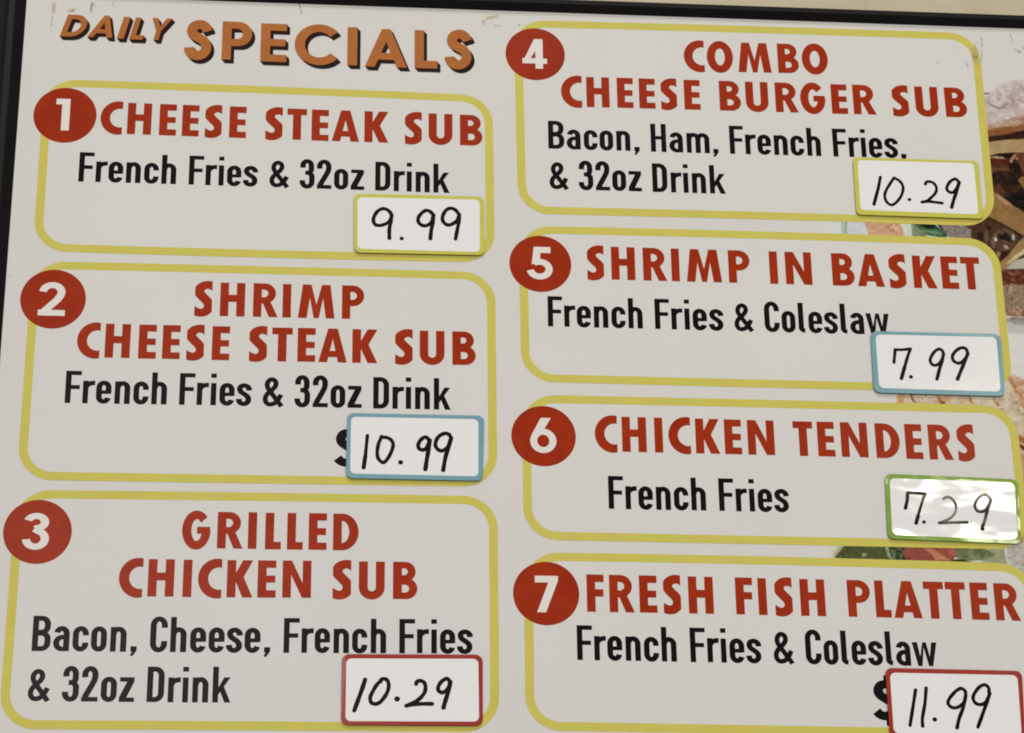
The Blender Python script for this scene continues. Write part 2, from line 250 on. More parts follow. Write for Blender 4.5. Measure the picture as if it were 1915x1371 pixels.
 ((100, 67, 47), [(712.22, 160.07), (713.3, 160.16), (713.13, 160.81), (712.32, 160.71)], 1.0, 0.2, 1, None),
 ((173, 160, 146), [(708.37, 150.53), (710.04, 150.66), (709.77, 151.67), (708.53, 151.52)], 1.0, 0.2, 1, None),
 ((160, 146, 127), [(715.01, 163.0), (715.72, 163.06), (715.61, 163.49), (715.08, 163.42)], 1.0, 0.2, 1, None),
 ((173, 160, 146), [(709.68, 147.64), (711.28, 147.77), (711.02, 148.74), (709.83, 148.59)], 1.0, 0.2, 1, None),
 ((173, 160, 146), [(712.17, 168.85), (713.23, 168.93), (713.06, 169.57), (712.27, 169.48)], 1.0, 0.2, 1, None),
 ((100, 67, 47), [(709.52, 166.08), (710.65, 166.17), (710.47, 166.85), (709.63, 166.75)], 1.0, 0.2, 1, None),
 ((100, 67, 47), [(718.28, 149.25), (719.06, 149.32), (718.94, 149.79), (718.35, 149.72)], 1.0, 0.2, 1, None),
 ((115, 87, 66), [(707.66, 162.96), (709.16, 163.08), (708.92, 163.98), (707.8, 163.85)], 1.0, 0.2, 1, None),
 ((173, 160, 146), [(709.76, 166.79), (711.03, 166.9), (710.83, 167.66), (709.88, 167.55)], 1.0, 0.2, 1, None),
 ((160, 146, 127), [(711.89, 168.37), (713.29, 168.48), (713.07, 169.32), (712.03, 169.2)], 1.0, 0.2, 1, None),
 ((100, 67, 47), [(715.63, 170.33), (717.01, 170.44), (716.79, 171.27), (715.76, 171.14)], 1.0, 0.2, 1, None),
 ((160, 146, 127), [(714.93, 154.65), (716.17, 154.75), (715.97, 155.49), (715.05, 155.38)], 1.0, 0.2, 1, None),
 ((115, 87, 66), [(715.26, 151.79), (716.82, 151.92), (716.57, 152.86), (715.41, 152.72)], 1.0, 0.2, 1, None),
 ((173, 160, 146), [(709.37, 148.43), (710.96, 148.56), (710.71, 149.51), (709.52, 149.37)], 1.0, 0.2, 1, None),
 ((100, 67, 47), [(705.12, 166.2), (706.21, 166.29), (706.04, 166.94), (705.23, 166.85)], 1.0, 0.2, 1, None),
 ((160, 146, 127), [(704.96, 157.35), (706.06, 157.44), (705.89, 158.1), (705.07, 158.01)], 1.0, 0.2, 1, None),
 ((115, 87, 66), [(705.09, 161.93), (705.77, 161.98), (705.67, 162.4), (705.15, 162.34)], 1.0, 0.2, 1, None),
 ((100, 67, 47), [(711.59, 168.94), (712.53, 169.02), (712.38, 169.59), (711.68, 169.5)], 1.0, 0.2, 1, None),
 ((160, 146, 127), [(719.55, 154.29), (720.27, 154.35), (720.16, 154.79), (719.62, 154.72)], 1.0, 0.2, 1, None),
 ((115, 87, 66), [(717.21, 169.96), (718.16, 170.04), (718.01, 170.61), (717.3, 170.53)], 1.0, 0.2, 1, None),
 ((115, 87, 66), [(707.55, 147.97), (709.15, 148.1), (708.9, 149.07), (707.7, 148.93)], 1.0, 0.2, 1, None),
 ((173, 160, 146), [(710.29, 150.18), (711.89, 150.31), (711.63, 151.27), (710.44, 151.13)], 1.0, 0.2, 1, None),
 ((160, 146, 127), [(710.99, 159.31), (712.34, 159.42), (712.13, 160.24), (711.12, 160.12)], 1.0, 0.2, 1, None),
 ((173, 160, 146), [(712.42, 169.28), (713.62, 169.38), (713.43, 170.1), (712.54, 169.99)], 1.0, 0.2, 1, None),
 ((173, 160, 146), [(712.91, 163.79), (714.58, 163.93), (714.32, 164.94), (713.07, 164.79)], 1.0, 0.2, 1, None),
 ((160, 146, 127), [(718.52, 159.17), (719.76, 159.27), (719.57, 160.02), (718.63, 159.91)], 1.0, 0.2, 1, None),
 ((173, 160, 146), [(714.84, 170.39), (715.83, 170.47), (715.67, 171.06), (714.94, 170.98)], 1.0, 0.2, 1, None),
 ((199, 192, 186), [(723.2, -1.86), (724.14, -1.85), (724.0, -1.36), (723.29, -1.34)], 1.6, 0.2, 1, None),
 ((199, 192, 186), [(718.68, -0.39), (720.21, -0.36), (719.98, 0.42), (718.83, 0.46)], 1.6, 0.2, 1, None),
 ((153, 131, 122), [(728.38, -21.3), (729.33, -21.28), (729.19, -20.8), (728.48, -20.77)], 1.6, 0.2, 1, None),
 ((199, 192, 186), [(733.52, -14.46), (735.26, -14.43), (735.0, -13.54), (733.69, -13.49)], 1.6, 0.2, 1, None),
 ((199, 192, 186), [(711.81, -15.93), (714.14, -15.88), (713.8, -14.69), (712.04, -14.63)], 1.6, 0.2, 1, None),
 ((153, 131, 122), [(714.61, -9.98), (716.98, -9.93), (716.63, -8.73), (714.85, -8.67)], 1.6, 0.2, 1, None),
 ((160, 144, 136), [(732.74, -0.62), (733.82, -0.6), (733.66, -0.05), (732.84, -0.02)], 1.6, 0.2, 1, None),
 ((146, 120, 111), [(725.07, -13.51), (726.55, -13.48), (726.33, -12.73), (725.21, -12.69)], 1.6, 0.2, 1, None),
 ((199, 192, 186), [(725.21, -19.12), (727.23, -19.08), (726.93, -18.04), (725.4, -17.99)], 1.6, 0.2, 1, None),
 ((160, 144, 136), [(725.33, -15.21), (727.77, -15.16), (727.41, -13.91), (725.57, -13.85)], 1.6, 0.2, 1, None),
 ((146, 120, 111), [(708.04, 2.03), (709.3, 2.06), (709.11, 2.7), (708.17, 2.73)], 1.6, 0.2, 1, None),
 ((160, 144, 136), [(713.31, 3.36), (714.2, 3.38), (714.07, 3.83), (713.4, 3.85)], 1.6, 0.2, 1, None),
 ((199, 192, 186), [(713.87, 4.58), (715.84, 4.62), (715.55, 5.62), (714.07, 5.67)], 1.6, 0.2, 1, None),
 ((199, 192, 186), [(715.04, 4.55), (716.04, 4.57), (715.89, 5.08), (715.14, 5.1)], 1.6, 0.2, 1, None),
 ((199, 192, 186), [(722.67, -8.74), (724.53, -8.7), (724.25, -7.75), (722.85, -7.7)], 1.6, 0.2, 1, None),
 ((146, 120, 111), [(718.83, -1.78), (720.23, -1.75), (720.03, -1.03), (718.97, -1.0)], 1.6, 0.2, 1, None),
 ((146, 120, 111), [(707.78, -8.28), (709.01, -8.26), (708.83, -7.63), (707.9, -7.6)], 1.6, 0.2, 1, None),
 ((146, 120, 111), [(730.56, 5.14), (733.35, 5.2), (732.93, 6.61), (730.83, 6.68)], 1.6, 0.2, 1, None),
 ((153, 131, 122), [(719.97, 8.97), (722.22, 9.02), (721.89, 10.16), (720.19, 10.21)], 1.6, 0.2, 1, None),
 ((199, 192, 186), [(725.58, 4.14), (727.72, 4.18), (727.4, 5.27), (725.79, 5.32)], 1.6, 0.2, 1, None),
 ((199, 192, 186), [(719.71, 5.89), (722.24, 5.95), (721.87, 7.23), (719.96, 7.3)], 1.6, 0.2, 1, None),
 ((160, 144, 136), [(710.74, -13.62), (711.64, -13.6), (711.51, -13.14), (710.83, -13.12)], 1.6, 0.2, 1, None),
 ((153, 131, 122), [(729.61, 6.02), (731.58, 6.06), (731.29, 7.06), (729.8, 7.11)], 1.6, 0.2, 1, None),
 ((160, 144, 136), [(720.59, -18.14), (722.42, -18.11), (722.15, -17.17), (720.77, -17.12)], 1.6, 0.2, 1, None),
 ((153, 131, 122), [(724.47, -5.48), (726.12, -5.44), (725.88, -4.61), (724.64, -4.56)], 1.6, 0.2, 1, None),
 ((146, 120, 111), [(716.02, -14.02), (718.56, -13.96), (718.19, -12.67), (716.27, -12.6)], 1.6, 0.2, 1, None),
 ((195, 196, 191), [(572.01, 94.57), (588.07, 94.08), (586.75, 113.9), (570.76, 114.37)], 14, 0.02, 4, None),
 ((151, 173, 146), [(587.27, 94.11), (592.09, 93.96), (590.36, 113.8), (586.75, 113.9)], 1.6, 0.08, 3, None),
 ((109, 136, 114), [(590.62, 97.98), (591.42, 97.95), (590.43, 106.78), (593.18, 107.58), (593.12, 108.46), (589.57, 107.68)], 0.9, 0.1, 3, None),
 ((186, 188, 190), [(592.09, 93.96), (606.18, 93.53), (603.98, 113.4), (590.65, 109.41)], 2, 0.05, 4, None),
 ((193, 162, 136), [(603.36, 93.62), (634.42, 92.67), (634.5, 112.5), (607.99, 113.28)], 2.4, 0.14, 3, (178, 129, 98)),
 ((178, 122, 91), [(618.59, 99.78), (631.55, 98.5), (629.47, 104.74), (622.1, 106.71)], 3, 0.2, 2, (195, 164, 136)),
 ((184, 194, 177), [(630.75, 98.53), (634.85, 97.52), (640.36, 99.12), (640.31, 110.13), (634.67, 110.3), (632.83, 102.87)], 1.2, 0.12, 3, None),
 ((126, 133, 109), [(639.69, 97.37), (649.25, 98.85), (650.78, 109.82), (639.5, 110.15)], 1.6, 0.25, 3, (87, 100, 73)),
 ((38, 75, 47), [(641.27, 97.77), (657.4, 97.72), (661.82, 102.89), (667.51, 107.12), (663.25, 109.89), (651.36, 107.6), (645.74, 102.49)], 1.2, 0.25, 4, (80, 111, 78)),
 ((15, 20, 15), [(644.47, 98.11), (657.4, 97.72), (657.89, 101.68), (650.62, 101.9)], 1.3, 0.2, 2, None),
 ((95, 124, 91), [(646.47, 103.35), (655.72, 103.51), (663.55, 106.36), (655.51, 106.16), (648.75, 105.04)], 1, 0.15, 3, None),
 ((146, 136, 133), [(659.1, 96.79), (678.46, 97.09), (684.48, 102.21), (683.78, 110.16), (668.5, 109.74), (663.36, 103.72)], 1.4, 0.5, 1.3, (91, 80, 73)),
 ((40, 31, 27), [(658.99, 98.12), (661.38, 98.49), (664.17, 103.7), (662.55, 103.75)], 1, 0.2, 2, None),
 ((198, 184, 161), [(617.98, 235.89), (698.06, 234.05), (702.76, 217.61), (707.35, 219.18), (718.7, 224.37), (706.75, 346.59), (687.53, 346.92), (691.74, 259.9), (685.04, 247.65), (616.98, 249.16)],
  1.3, 0.08, 4, (171, 153, 127)),
 ((175, 136, 106), [(702.76, 217.61), (718.7, 224.37), (715.68, 255.25), (709.02, 242.96), (700.66, 223.11)], 2.5, 0.2, 3, (187, 162, 135)),
 ((160, 111, 71), [(700.82, 221.43), (702.72, 218.03), (706.59, 227.16), (711.59, 236.66), (716.69, 244.87), (716.29, 249.03), (708.71, 237.97)], 2, 0.25, 2, (178, 138, 102)),
 ((160, 111, 71), [(688.06, 235.94), (691.45, 237.53), (697.45, 249.03), (694.23, 249.93)], 1.8, 0.3, 2, (182, 155, 127)),
 ((136, 84, 46), [(695.05, 249.5), (698.71, 252.32), (704.99, 264.56), (714.22, 270.13), (713.66, 275.88), (705.37, 272.77), (699.58, 259.73)], 2, 0.3, 2, (160, 111, 69)),
 ((186, 155, 118), [(704.12, 269.52), (713.74, 275.06), (713.26, 279.98), (704.47, 274.02)], 1.2, 0.2, 3, None),
 ((95, 49, 27), [(703.53, 271.58), (708.03, 273.54), (713.46, 277.93), (713.18, 280.8), (705.84, 276.04)], 1.2, 0.2, 2, None),
 ((178, 149, 116), [(704.08, 278.13), (712.86, 284.08), (706.75, 346.59), (697.13, 346.76)], 2, 0.15, 4, (157, 120, 84)),
 ((113, 104, 84), [(704.61, 239.73), (706.18, 239.7), (706.48, 240.73), (704.9, 240.77)], 1, 0.1, 2, None),
 ((113, 104, 84), [(705.63, 245.53), (707.2, 245.49), (707.5, 246.53), (705.92, 246.56)], 1, 0.1, 2, None),
 ((113, 104, 84), [(708.85, 248.78), (710.42, 248.74), (710.72, 249.77), (709.14, 249.81)], 1, 0.1, 2, None),
 ((182, 136, 89), [(618.76, 235.87), (624.23, 235.74), (622.88, 243.24), (618.19, 243.35)], 1.6, 0.15, 3, None),
 ((136, 98, 67), [(627.43, 234.84), (629.71, 235.62), (632.32, 242.2), (629.26, 241.44)], 1.4, 0.2, 2, None),
 ((136, 80, 42), [(646.95, 235.22), (652.56, 238.42), (654.17, 242.54), (648.82, 241.0)], 1.8, 0.2, 2, (160, 109, 69)),
 ((136, 80, 42), [(668.94, 234.72), (672.65, 237.13), (673.74, 242.51), (671.25, 239.66)], 1.8, 0.2, 2, (160, 109, 69)),
 ((136, 80, 42), [(649.28, 240.16), (653.52, 240.89), (652.57, 242.99), (649.44, 243.06)], 1.8, 0.2, 2, (160, 109, 69)),
 ((187, 146, 109), [(648.84, 236.01), (657.87, 235.8), (658.23, 240.78), (652.03, 240.09)], 2, 0.15, 2, None),
 ((187, 153, 120), [(662.51, 236.53), (671.15, 236.33), (671.42, 242.15), (664.43, 241.47)], 2, 0.15, 2, None),
 ((136, 109, 82), [(693.15, 248.06), (693.92, 248.08), (693.81, 248.49), (693.23, 248.46)], 1.0, 0.15, 1, None),
 ((208, 194, 173), [(669.5, 241.04), (670.22, 241.07), (670.11, 241.45), (669.57, 241.42)], 1.0, 0.15, 1, None),
 ((136, 109, 82), [(703.28, 240.02), (704.67, 240.06), (704.46, 240.8), (703.42, 240.75)], 1.0, 0.15, 1, None),
 ((208, 194, 173), [(660.22, 299.4), (661.16, 299.44), (661.02, 299.93), (660.32, 299.9)], 1.0, 0.15, 1, None),
 ((136, 109, 82), [(644.3, 240.04), (645.38, 240.07), (645.22, 240.64), (644.42, 240.6)], 1.0, 0.15, 1, None),
 ((136, 109, 82), [(664.18, 240.91), (664.73, 240.93), (664.65, 241.22), (664.24, 241.2)], 1.0, 0.15, 1, None),
 ((109, 95, 73), [(690.18, 246.64), (690.78, 246.66), (690.69, 246.98), (690.24, 246.95)], 1.0, 0.15, 1, None),
 ((171, 146, 115), [(708.28, 240.47), (708.92, 240.49), (708.82, 240.83), (708.34, 240.81)], 1.0, 0.15, 1, None),
 ((109, 95, 73), [(666.05, 236.21), (666.67, 236.23), (666.58, 236.56), (666.11, 236.54)], 1.0, 0.15, 1, None),
 ((160, 127, 91), [(673.93, 300.69), (674.83, 300.72), (674.7, 301.2), (674.02, 301.16)], 1.0, 0.15, 1, None),
 ((136, 109, 82), [(709.74, 237.23), (710.42, 237.25), (710.32, 237.62), (709.81, 237.59)], 1.0, 0.15, 1, None),
 ((160, 127, 91), [(685.8, 237.43), (686.43, 237.45), (686.34, 237.79), (685.87, 237.76)], 1.0, 0.15, 1, None),
 ((171, 146, 115), [(622.47, 289.25), (623.66, 289.29), (623.49, 289.92), (622.6, 289.87)], 1.0, 0.15, 1, None),
 ((109, 95, 73), [(655.72, 241.12), (656.9, 241.15), (656.73, 241.78), (655.85, 241.74)], 1.0, 0.15, 1, None),
 ((208, 194, 173), [(627.07, 240.43), (628.39, 240.47), (628.2, 241.18), (627.22, 241.13)], 1.0, 0.15, 1, None),
 ((160, 127, 91), [(653.36, 311.6), (654.35, 311.63), (654.21, 312.16), (653.46, 312.12)], 1.0, 0.15, 1, None),
 ((109, 95, 73), [(641.88, 237.47), (643.03, 237.5), (642.86, 238.12), (642.01, 238.08)], 1.0, 0.15, 1, None),
 ((208, 194, 173), [(642.75, 236.56), (643.32, 236.57), (643.24, 236.88), (642.81, 236.86)], 1.0, 0.15, 1, None),
 ((208, 194, 173), [(647.54, 331.45), (648.86, 331.49), (648.67, 332.18), (647.68, 332.13)], 1.0, 0.15, 1, None),
 ((171, 146, 115), [(632.94, 240.72), (634.43, 240.77), (634.22, 241.57), (633.1, 241.52)], 1.0, 0.15, 1, None),
 ((171, 146, 115), [(692.02, 239.26), (693.32, 239.3), (693.12, 240.0), (692.15, 239.95)], 1.0, 0.15, 1, None),
 ((109, 95, 73), [(661.87, 322.83), (663.12, 322.88), (662.94, 323.53), (662.0, 323.48)], 1.0, 0.15, 1, None),
 ((136, 109, 82), [(635.26, 241.54), (635.85, 241.55), (635.76, 241.87), (635.32, 241.85)], 1.0, 0.15, 1, None),
 ((136, 109, 82), [(672.11, 239.75), (673.04, 239.78), (672.9, 240.28), (672.21, 240.24)], 1.0, 0.15, 1, None),
 ((136, 109, 82), [(645.45, 327.27), (646.02, 327.28), (645.93, 327.58), (645.51, 327.56)], 1.0, 0.15, 1, None),
 ((171, 146, 115), [(681.32, 240.71), (682.84, 240.76), (682.61, 241.57), (681.48, 241.51)], 1.0, 0.15, 1, None),
 ((171, 146, 115), [(648.88, 235.84), (650.44, 235.89), (650.22, 236.73), (649.05, 236.67)], 1.0, 0.15, 1, None),
 ((136, 109, 82), [(661.2, 313.6), (661.84, 313.62), (661.75, 313.96), (661.27, 313.94)], 1.0, 0.15, 1, None),
 ((171, 146, 115), [(705.19, 234.53), (706.07, 234.55), (705.94, 235.02), (705.28, 234.99)], 1.0, 0.15, 1, None),
 ((160, 127, 91), [(638.44, 236.0), (640.0, 236.04), (639.78, 236.88), (638.61, 236.82)], 1.0, 0.15, 1, None),
 ((208, 194, 173), [(655.98, 312.01), (657.46, 312.06), (657.25, 312.84), (656.14, 312.78)], 1.0, 0.15, 1, None),
 ((109, 95, 73), [(654.99, 238.18), (655.89, 238.21), (655.76, 238.69), (655.08, 238.66)], 1.0, 0.15, 1, None),
 ((109, 95, 73), [(707.81, 236.85), (708.6, 236.87), (708.48, 237.29), (707.89, 237.27)], 1.0, 0.15, 1, None),
 ((171, 146, 115), [(687.53, 337.54), (688.48, 337.57), (688.34, 338.07), (687.63, 338.03)], 1.0, 0.15, 1, None),
 ((109, 95, 73), [(688.92, 239.44), (689.99, 239.47), (689.83, 240.05), (689.03, 240.01)], 1.0, 0.15, 1, None),
 ((160, 127, 91), [(636.18, 238.5), (637.62, 238.54), (637.42, 239.32), (636.33, 239.27)], 1.0, 0.15, 1, None),
 ((171, 146, 115), [(624.71, 317.29), (626.16, 317.34), (625.96, 318.1), (624.87, 318.05)], 1.0, 0.15, 1, None),
 ((160, 127, 91), [(705.98, 238.3), (707.4, 238.35), (707.19, 239.11), (706.12, 239.06)], 1.0, 0.15, 1, None),
 ((208, 194, 173), [(646.2, 236.84), (647.34, 236.88), (647.18, 237.49), (646.32, 237.45)], 1.0, 0.15, 1, None),
 ((208, 194, 173), [(696.4, 326.13), (697.48, 326.17), (697.31, 326.73), (696.51, 326.69)], 1.0, 0.15, 1, None),
 ((171, 146, 115), [(681.3, 240.95), (682.45, 240.98), (682.28, 241.6), (681.41, 241.56)], 1.0, 0.15, 1, None),
 ((136, 109, 82), [(674.24, 236.81), (675.0, 236.83), (674.89, 237.24), (674.32, 237.22)], 1.0, 0.15, 1, None),
 ((171, 146, 115), [(639.44, 322.65), (640.18, 322.67), (640.07, 323.06), (639.52, 323.03)], 1.0, 0.15, 1, None),
 ((160, 127, 91), [(654.21, 237.53), (655.55, 237.57), (655.35, 238.28), (654.35, 238.23)], 1.0, 0.15, 1, None),
 ((160, 127, 91), [(659.1, 240.24), (660.36, 240.28), (660.18, 240.96), (659.23, 240.91)], 1.0, 0.15, 1, None),
 ((171, 146, 115), [(656.12, 325.15), (657.47, 325.19), (657.27, 325.9), (656.26, 325.85)], 1.0, 0.15, 1, None),
 ((109, 95, 73), [(624.98, 243.39), (625.6, 243.41), (625.51, 243.74), (625.05, 243.72)], 1.0, 0.15, 1, None),
 ((160, 127, 91), [(691.38, 241.07), (691.98, 241.09), (691.89, 241.4), (691.44, 241.38)], 1.0, 0.15, 1, None),
 ((136, 109, 82), [(694.37, 306.24), (695.69, 306.29), (695.49, 306.98), (694.5, 306.93)], 1.0, 0.15, 1, None),
 ((160, 127, 91), [(706.79, 240.46), (707.59, 240.48), (707.47, 240.91), (706.87, 240.88)], 1.0, 0.15, 1, None),
 ((136, 109, 82), [(690.97, 235.34), (692.16, 235.38), (691.98, 236.01), (691.09, 235.97)], 1.0, 0.15, 1, None),
 ((208, 194, 173), [(698.77, 267.19), (700.19, 267.23), (699.97, 267.99), (698.91, 267.93)], 1.0, 0.15, 1, None),
 ((136, 109, 82), [(638.78, 236.14), (640.14, 236.19), (639.95, 236.91), (638.93, 236.86)], 1.0, 0.15, 1, None),
 ((208, 194, 173), [(630.65, 242.02), (631.49, 242.04), (631.37, 242.49), (630.74, 242.46)], 1.0, 0.15, 1, None),
 ((136, 109, 82), [(655.83, 315.49), (656.71, 315.52), (656.58, 315.98), (655.93, 315.95)], 1.0, 0.15, 1, None),
 ((160, 127, 91), [(652.03, 238.51), (653.07, 238.54), (652.92, 239.1), (652.14, 239.06)], 1.0, 0.15, 1, None),
 ((160, 127, 91), [(679.04, 240.18), (680.08, 240.22), (679.93, 240.78), (679.15, 240.74)], 1.0, 0.15, 1, None),
 ((109, 95, 73), [(669.13, 254.38), (669.96, 254.41), (669.84, 254.85), (669.22, 254.82)], 1.0, 0.15, 1, None),
 ((136, 109, 82), [(632.06, 242.22), (633.52, 242.26), (633.31, 243.05), (632.22, 242.99)], 1.0, 0.15, 1, None),
 ((208, 194, 173), [(668.71, 240.06), (669.95, 240.09), (669.77, 240.75), (668.84, 240.71)], 1.0, 0.15, 1, None),
 ((194, 182, 167), [(562.4, 349.06), (566.19, 348.99), (565.29, 362.75), (561.51, 362.81)], 4, 0.1, 2, None),
 ((155, 153, 111), [(564.94, 356.49), (569.9, 350.11), (577.59, 348.4), (570.2, 362.67), (564.53, 362.77)], 4, 0.15, 3, None),
 ((78, 82, 46), [(565.11, 359.62), (572.88, 350.85), (580.63, 348.35), (618.68, 347.7), (617.28, 365.83), (567.68, 360.75)], 1.4, 0.3, 4, (66, 69, 36)),
 ((155, 164, 136), [(601.31, 351.15), (603.91, 351.9), (604.32, 356.62), (606.31, 360.51), (604.03, 360.55), (602.1, 355.87)], 1.0, 0.35, 1.5, (100, 115, 82)),
 ((136, 146, 109), [(585.4, 356.14), (588.38, 356.88), (586.75, 358.48), (584.42, 359.3)], 1.0, 0.2, 2, None),
 ((35, 40, 24), [(604.85, 349.52), (615.51, 349.33), (615.3, 361.94), (607.01, 361.29)], 1.6, 0.35, 2.5, (82, 95, 67)),
 ((138, 73, 58), [(613.56, 354.89), (616.15, 350.9), (626.31, 347.57), (652.29, 347.13), (652.18, 357.4), (646.44, 362.21), (619.42, 362.65), (614.78, 358.8)], 1.2, 0.16, 4, (118, 55, 43)),
 ((169, 120, 93), [(628.98, 352.26), (635.47, 352.15), (642.64, 357.55), (648.1, 360.61), (636.67, 360.8), (634.7, 356.9)], 1.4, 0.12, 3, (169, 98, 73)),
 ((153, 84, 71), [(645.01, 351.99), (651.19, 351.1), (651.49, 356.62), (647.6, 357.47)], 1.8, 0.12, 3, None),
 ((89, 98, 62), [(652.68, 347.12), (676.05, 346.72), (682.15, 355.32), (672.95, 359.81), (655.66, 361.28), (651.35, 358.2)], 1.2, 0.2, 4, (107, 115, 78)),
 ((46, 53, 31), [(647.4, 359.84), (655.8, 359.7), (663.22, 361.94), (647.97, 362.19)], 1.2, 0.2, 2, None),
 ((140, 140, 107), [(671.79, 351.54), (685.95, 347.34), (687.54, 363.12), (667.11, 361.09), (681.31, 356.12)], 1.4, 0.15, 3, None),
 ((180, 177, 167), [(687.53, 346.92), (706.75, 346.59), (704.04, 374.25), (688.31, 363.11)], 1.6, 0.18, 2, (146, 136, 126))]
MARKS = [('TAPE', 2.0, [(3.0, -66.39), (3.27, -61.78), (3.2, -56.25)]), ('SCUFF', 1.2, [(2.84, -55.77), (2.41, -49.78), (2.29, -45.19)]), ('SCUFF', 1.6, [(30.88, -67.97), (30.76, -62.88), (30.61, -58.26)]),
 ('TAPE', 1.6, [(32.45, -68.04), (31.94, -62.93)]), ('SCUFF', 1.3, [(15.64, -58.59), (17.89, -60.52), (19.36, -62.43)]), ('TAPE', 1.6, [(13.23, -59.41), (16.37, -59.54), (19.56, -58.74)]),
 ('SCUFF', 1.0, [(46.25, -68.59), (46.78, -65.84), (47.66, -64.02)]), ('SCUFF', 1.0, [(183.31, -74.58), (184.99, -70.91), (186.29, -66.3), (186.77, -62.14)]),
 ('TAPE', 1.8, [(325.17, -65.28), (330.85, -66.44), (335.74, -68.5)]), ('SCUFF', 0.9, [(323.92, -61.96), (323.12, -62.86), (324.29, -57.77)]), ('SCUFF', 0.9, [(326.78, -63.94), (323.52, -61.94)]),
 ('SCUFF', 0.8, [(331.59, -58.99), (334.42, -58.64), (337.25, -58.28)]), ('SCUFF', 1.5, [(350.26, -61.59), (350.62, -58.8)]),
 ('SCUFF', 0.9, [(701.49, -53.56), (701.82, -57.35), (703.63, -58.84), (705.22, -57.96)]), ('TAPE', 3.2, [(700.73, -54.48), (701.07, -48.83), (700.99, -38.49)]),
 ('SCUFF', 0.9, [(706.95, -63.23), (706.86, -57.55), (706.27, -50.92), (705.34, -40.53)]), ('SCUFF', 2.0, [(697.3, -48.69), (699.9, -45.03), (702.49, -46.06)]),
 ('SCUFF', 1.4, [(693.71, -41.04), (693.64, -35.41)]), ('SCUFF', 1.4, [(668.67, -40.1), (671.01, -38.31)]), ('SCUFF', 0.8, [(684.33, -48.2), (685.0, -46.34)]),
 ('SCUFF', 0.8, [(729.62, -67.9), (730.86, -63.2), (731.76, -59.45)]), ('SCUFF', 1.8, [(732.57, -54.75), (734.78, -51.52), (738.19, -52.13)]), ('SCUFF', 1.6, [(739.07, -56.89), (739.45, -52.17)]),
 ('CHIP', 1.6, [(612.63, 93.34), (616.63, 93.66), (620.67, 93.31)]), ('SCUFF', 0.8, [(707.15, -14.46), (709.63, -14.31)]), ('SCUFF', 0.9, [(321.48, 469.36), (322.54, 470.82)]),
 ('SCUFF', 0.7, [(321.43, 474.51), (322.52, 473.76)]), ('SCUFF', 0.8, [(-15.12, 159.43), (-13.57, 160.22)]), ('SCUFF', 1.4, [(-25.24, 103.38), (-24.17, 102.49)]),
 ('CHIP', 0.8, [(271.81, -76.26), (272.22, -72.53)]), ('CHIP', 0.9, [(319.21, -80.05), (319.98, -74.44), (321.18, -72.61)])]


# ------------------------------------------------------------------ materials
EXPO = 0.80           # how bright a perfectly white sheet reads under this light (linear)
def s2l(c):
    c = c / 255.0
    return c / 12.92 if c <= 0.04045 else ((c + 0.055) / 1.055) ** 2.4
def alb(r, g, b):     # print colour that reads as the given sRGB under the room light
    return tuple(min(0.92, s2l(v) / EXPO) for v in (r, g, b)) + (1.0,)

def mat(name, colour, rough=0.5, spec=0.5, mottling=0.04, scale=120.0, fine=0.05, fscale=2200.0,
        bump=0.0, bscale=400.0, bdist=0.0003, coat=0.0, colour2=None):
    mt = bpy.data.materials.new(name); mt.use_nodes = True
    nt = mt.node_tree; n = nt.nodes; l = nt.links
    b = n['Principled BSDF']
    b.inputs['Roughness'].default_value = rough
    b.inputs['Specular IOR Level'].default_value = spec
    b.inputs['Coat Weight'].default_value = coat
    b.inputs['Coat Roughness'].default_value = 0.06
    tc = n.new('ShaderNodeTexCoord')
    def noise(sc, det):
        x = n.new('ShaderNodeTexNoise'); x.inputs['Scale'].default_value = sc
        x.inputs['Detail'].default_value = det
        l.new(tc.outputs['Object'], x.inputs['Vector']); return x
    def ramp(src, a0, a1):
        r = n.new('ShaderNodeMapRange')
        r.inputs['From Min'].default_value = 0.25; r.inputs['From Max'].default_value = 0.75
        r.inputs['To Min'].default_value = a0; r.inputs['To Max'].default_value = a1
        l.new(src, r.inputs['Value']); return r
    n1 = noise(scale, 4); n2 = noise(fscale, 2)
    r1 = ramp(n1.outputs['Fac'], 1 - mottling, 1 + mottling); r2 = ramp(n2.outputs['Fac'], 1 - fine, 1 + fine)
    mul = n.new('ShaderNodeMath'); mul.operation = 'MULTIPLY'
    l.new(r1.outputs[0], mul.inputs[0]); l.new(r2.outputs[0], mul.inputs[1])
    hs = n.new('ShaderNodeHueSaturation'); hs.inputs['Color'].default_value = colour
    l.new(mul.outputs[0], hs.inputs['Value'])
    if colour2 is not None:
        mx = n.new('ShaderNodeMix'); mx.data_type = 'RGBA'
        mx.inputs[6].default_value = colour; mx.inputs[7].default_value = colour2
        n3 = noise(scale * 0.35, 3); r3 = ramp(n3.outputs['Fac'], 0, 1)
        l.new(r3.outputs[0], mx.inputs[0]); l.new(mx.outputs[2], hs.inputs['Color'])
    l.new(hs.outputs[0], b.inputs['Base Color'])
    if bump > 0:
        n4 = noise(bscale, 3)
        bp = n.new('ShaderNodeBump'); bp.inputs['Strength'].default_value = bump
        bp.inputs['Distance'].default_value = bdist
        l.new(n4.outputs['Fac'], bp.inputs['Height']); l.new(bp.outputs[0], b.inputs['Normal'])
    return mt

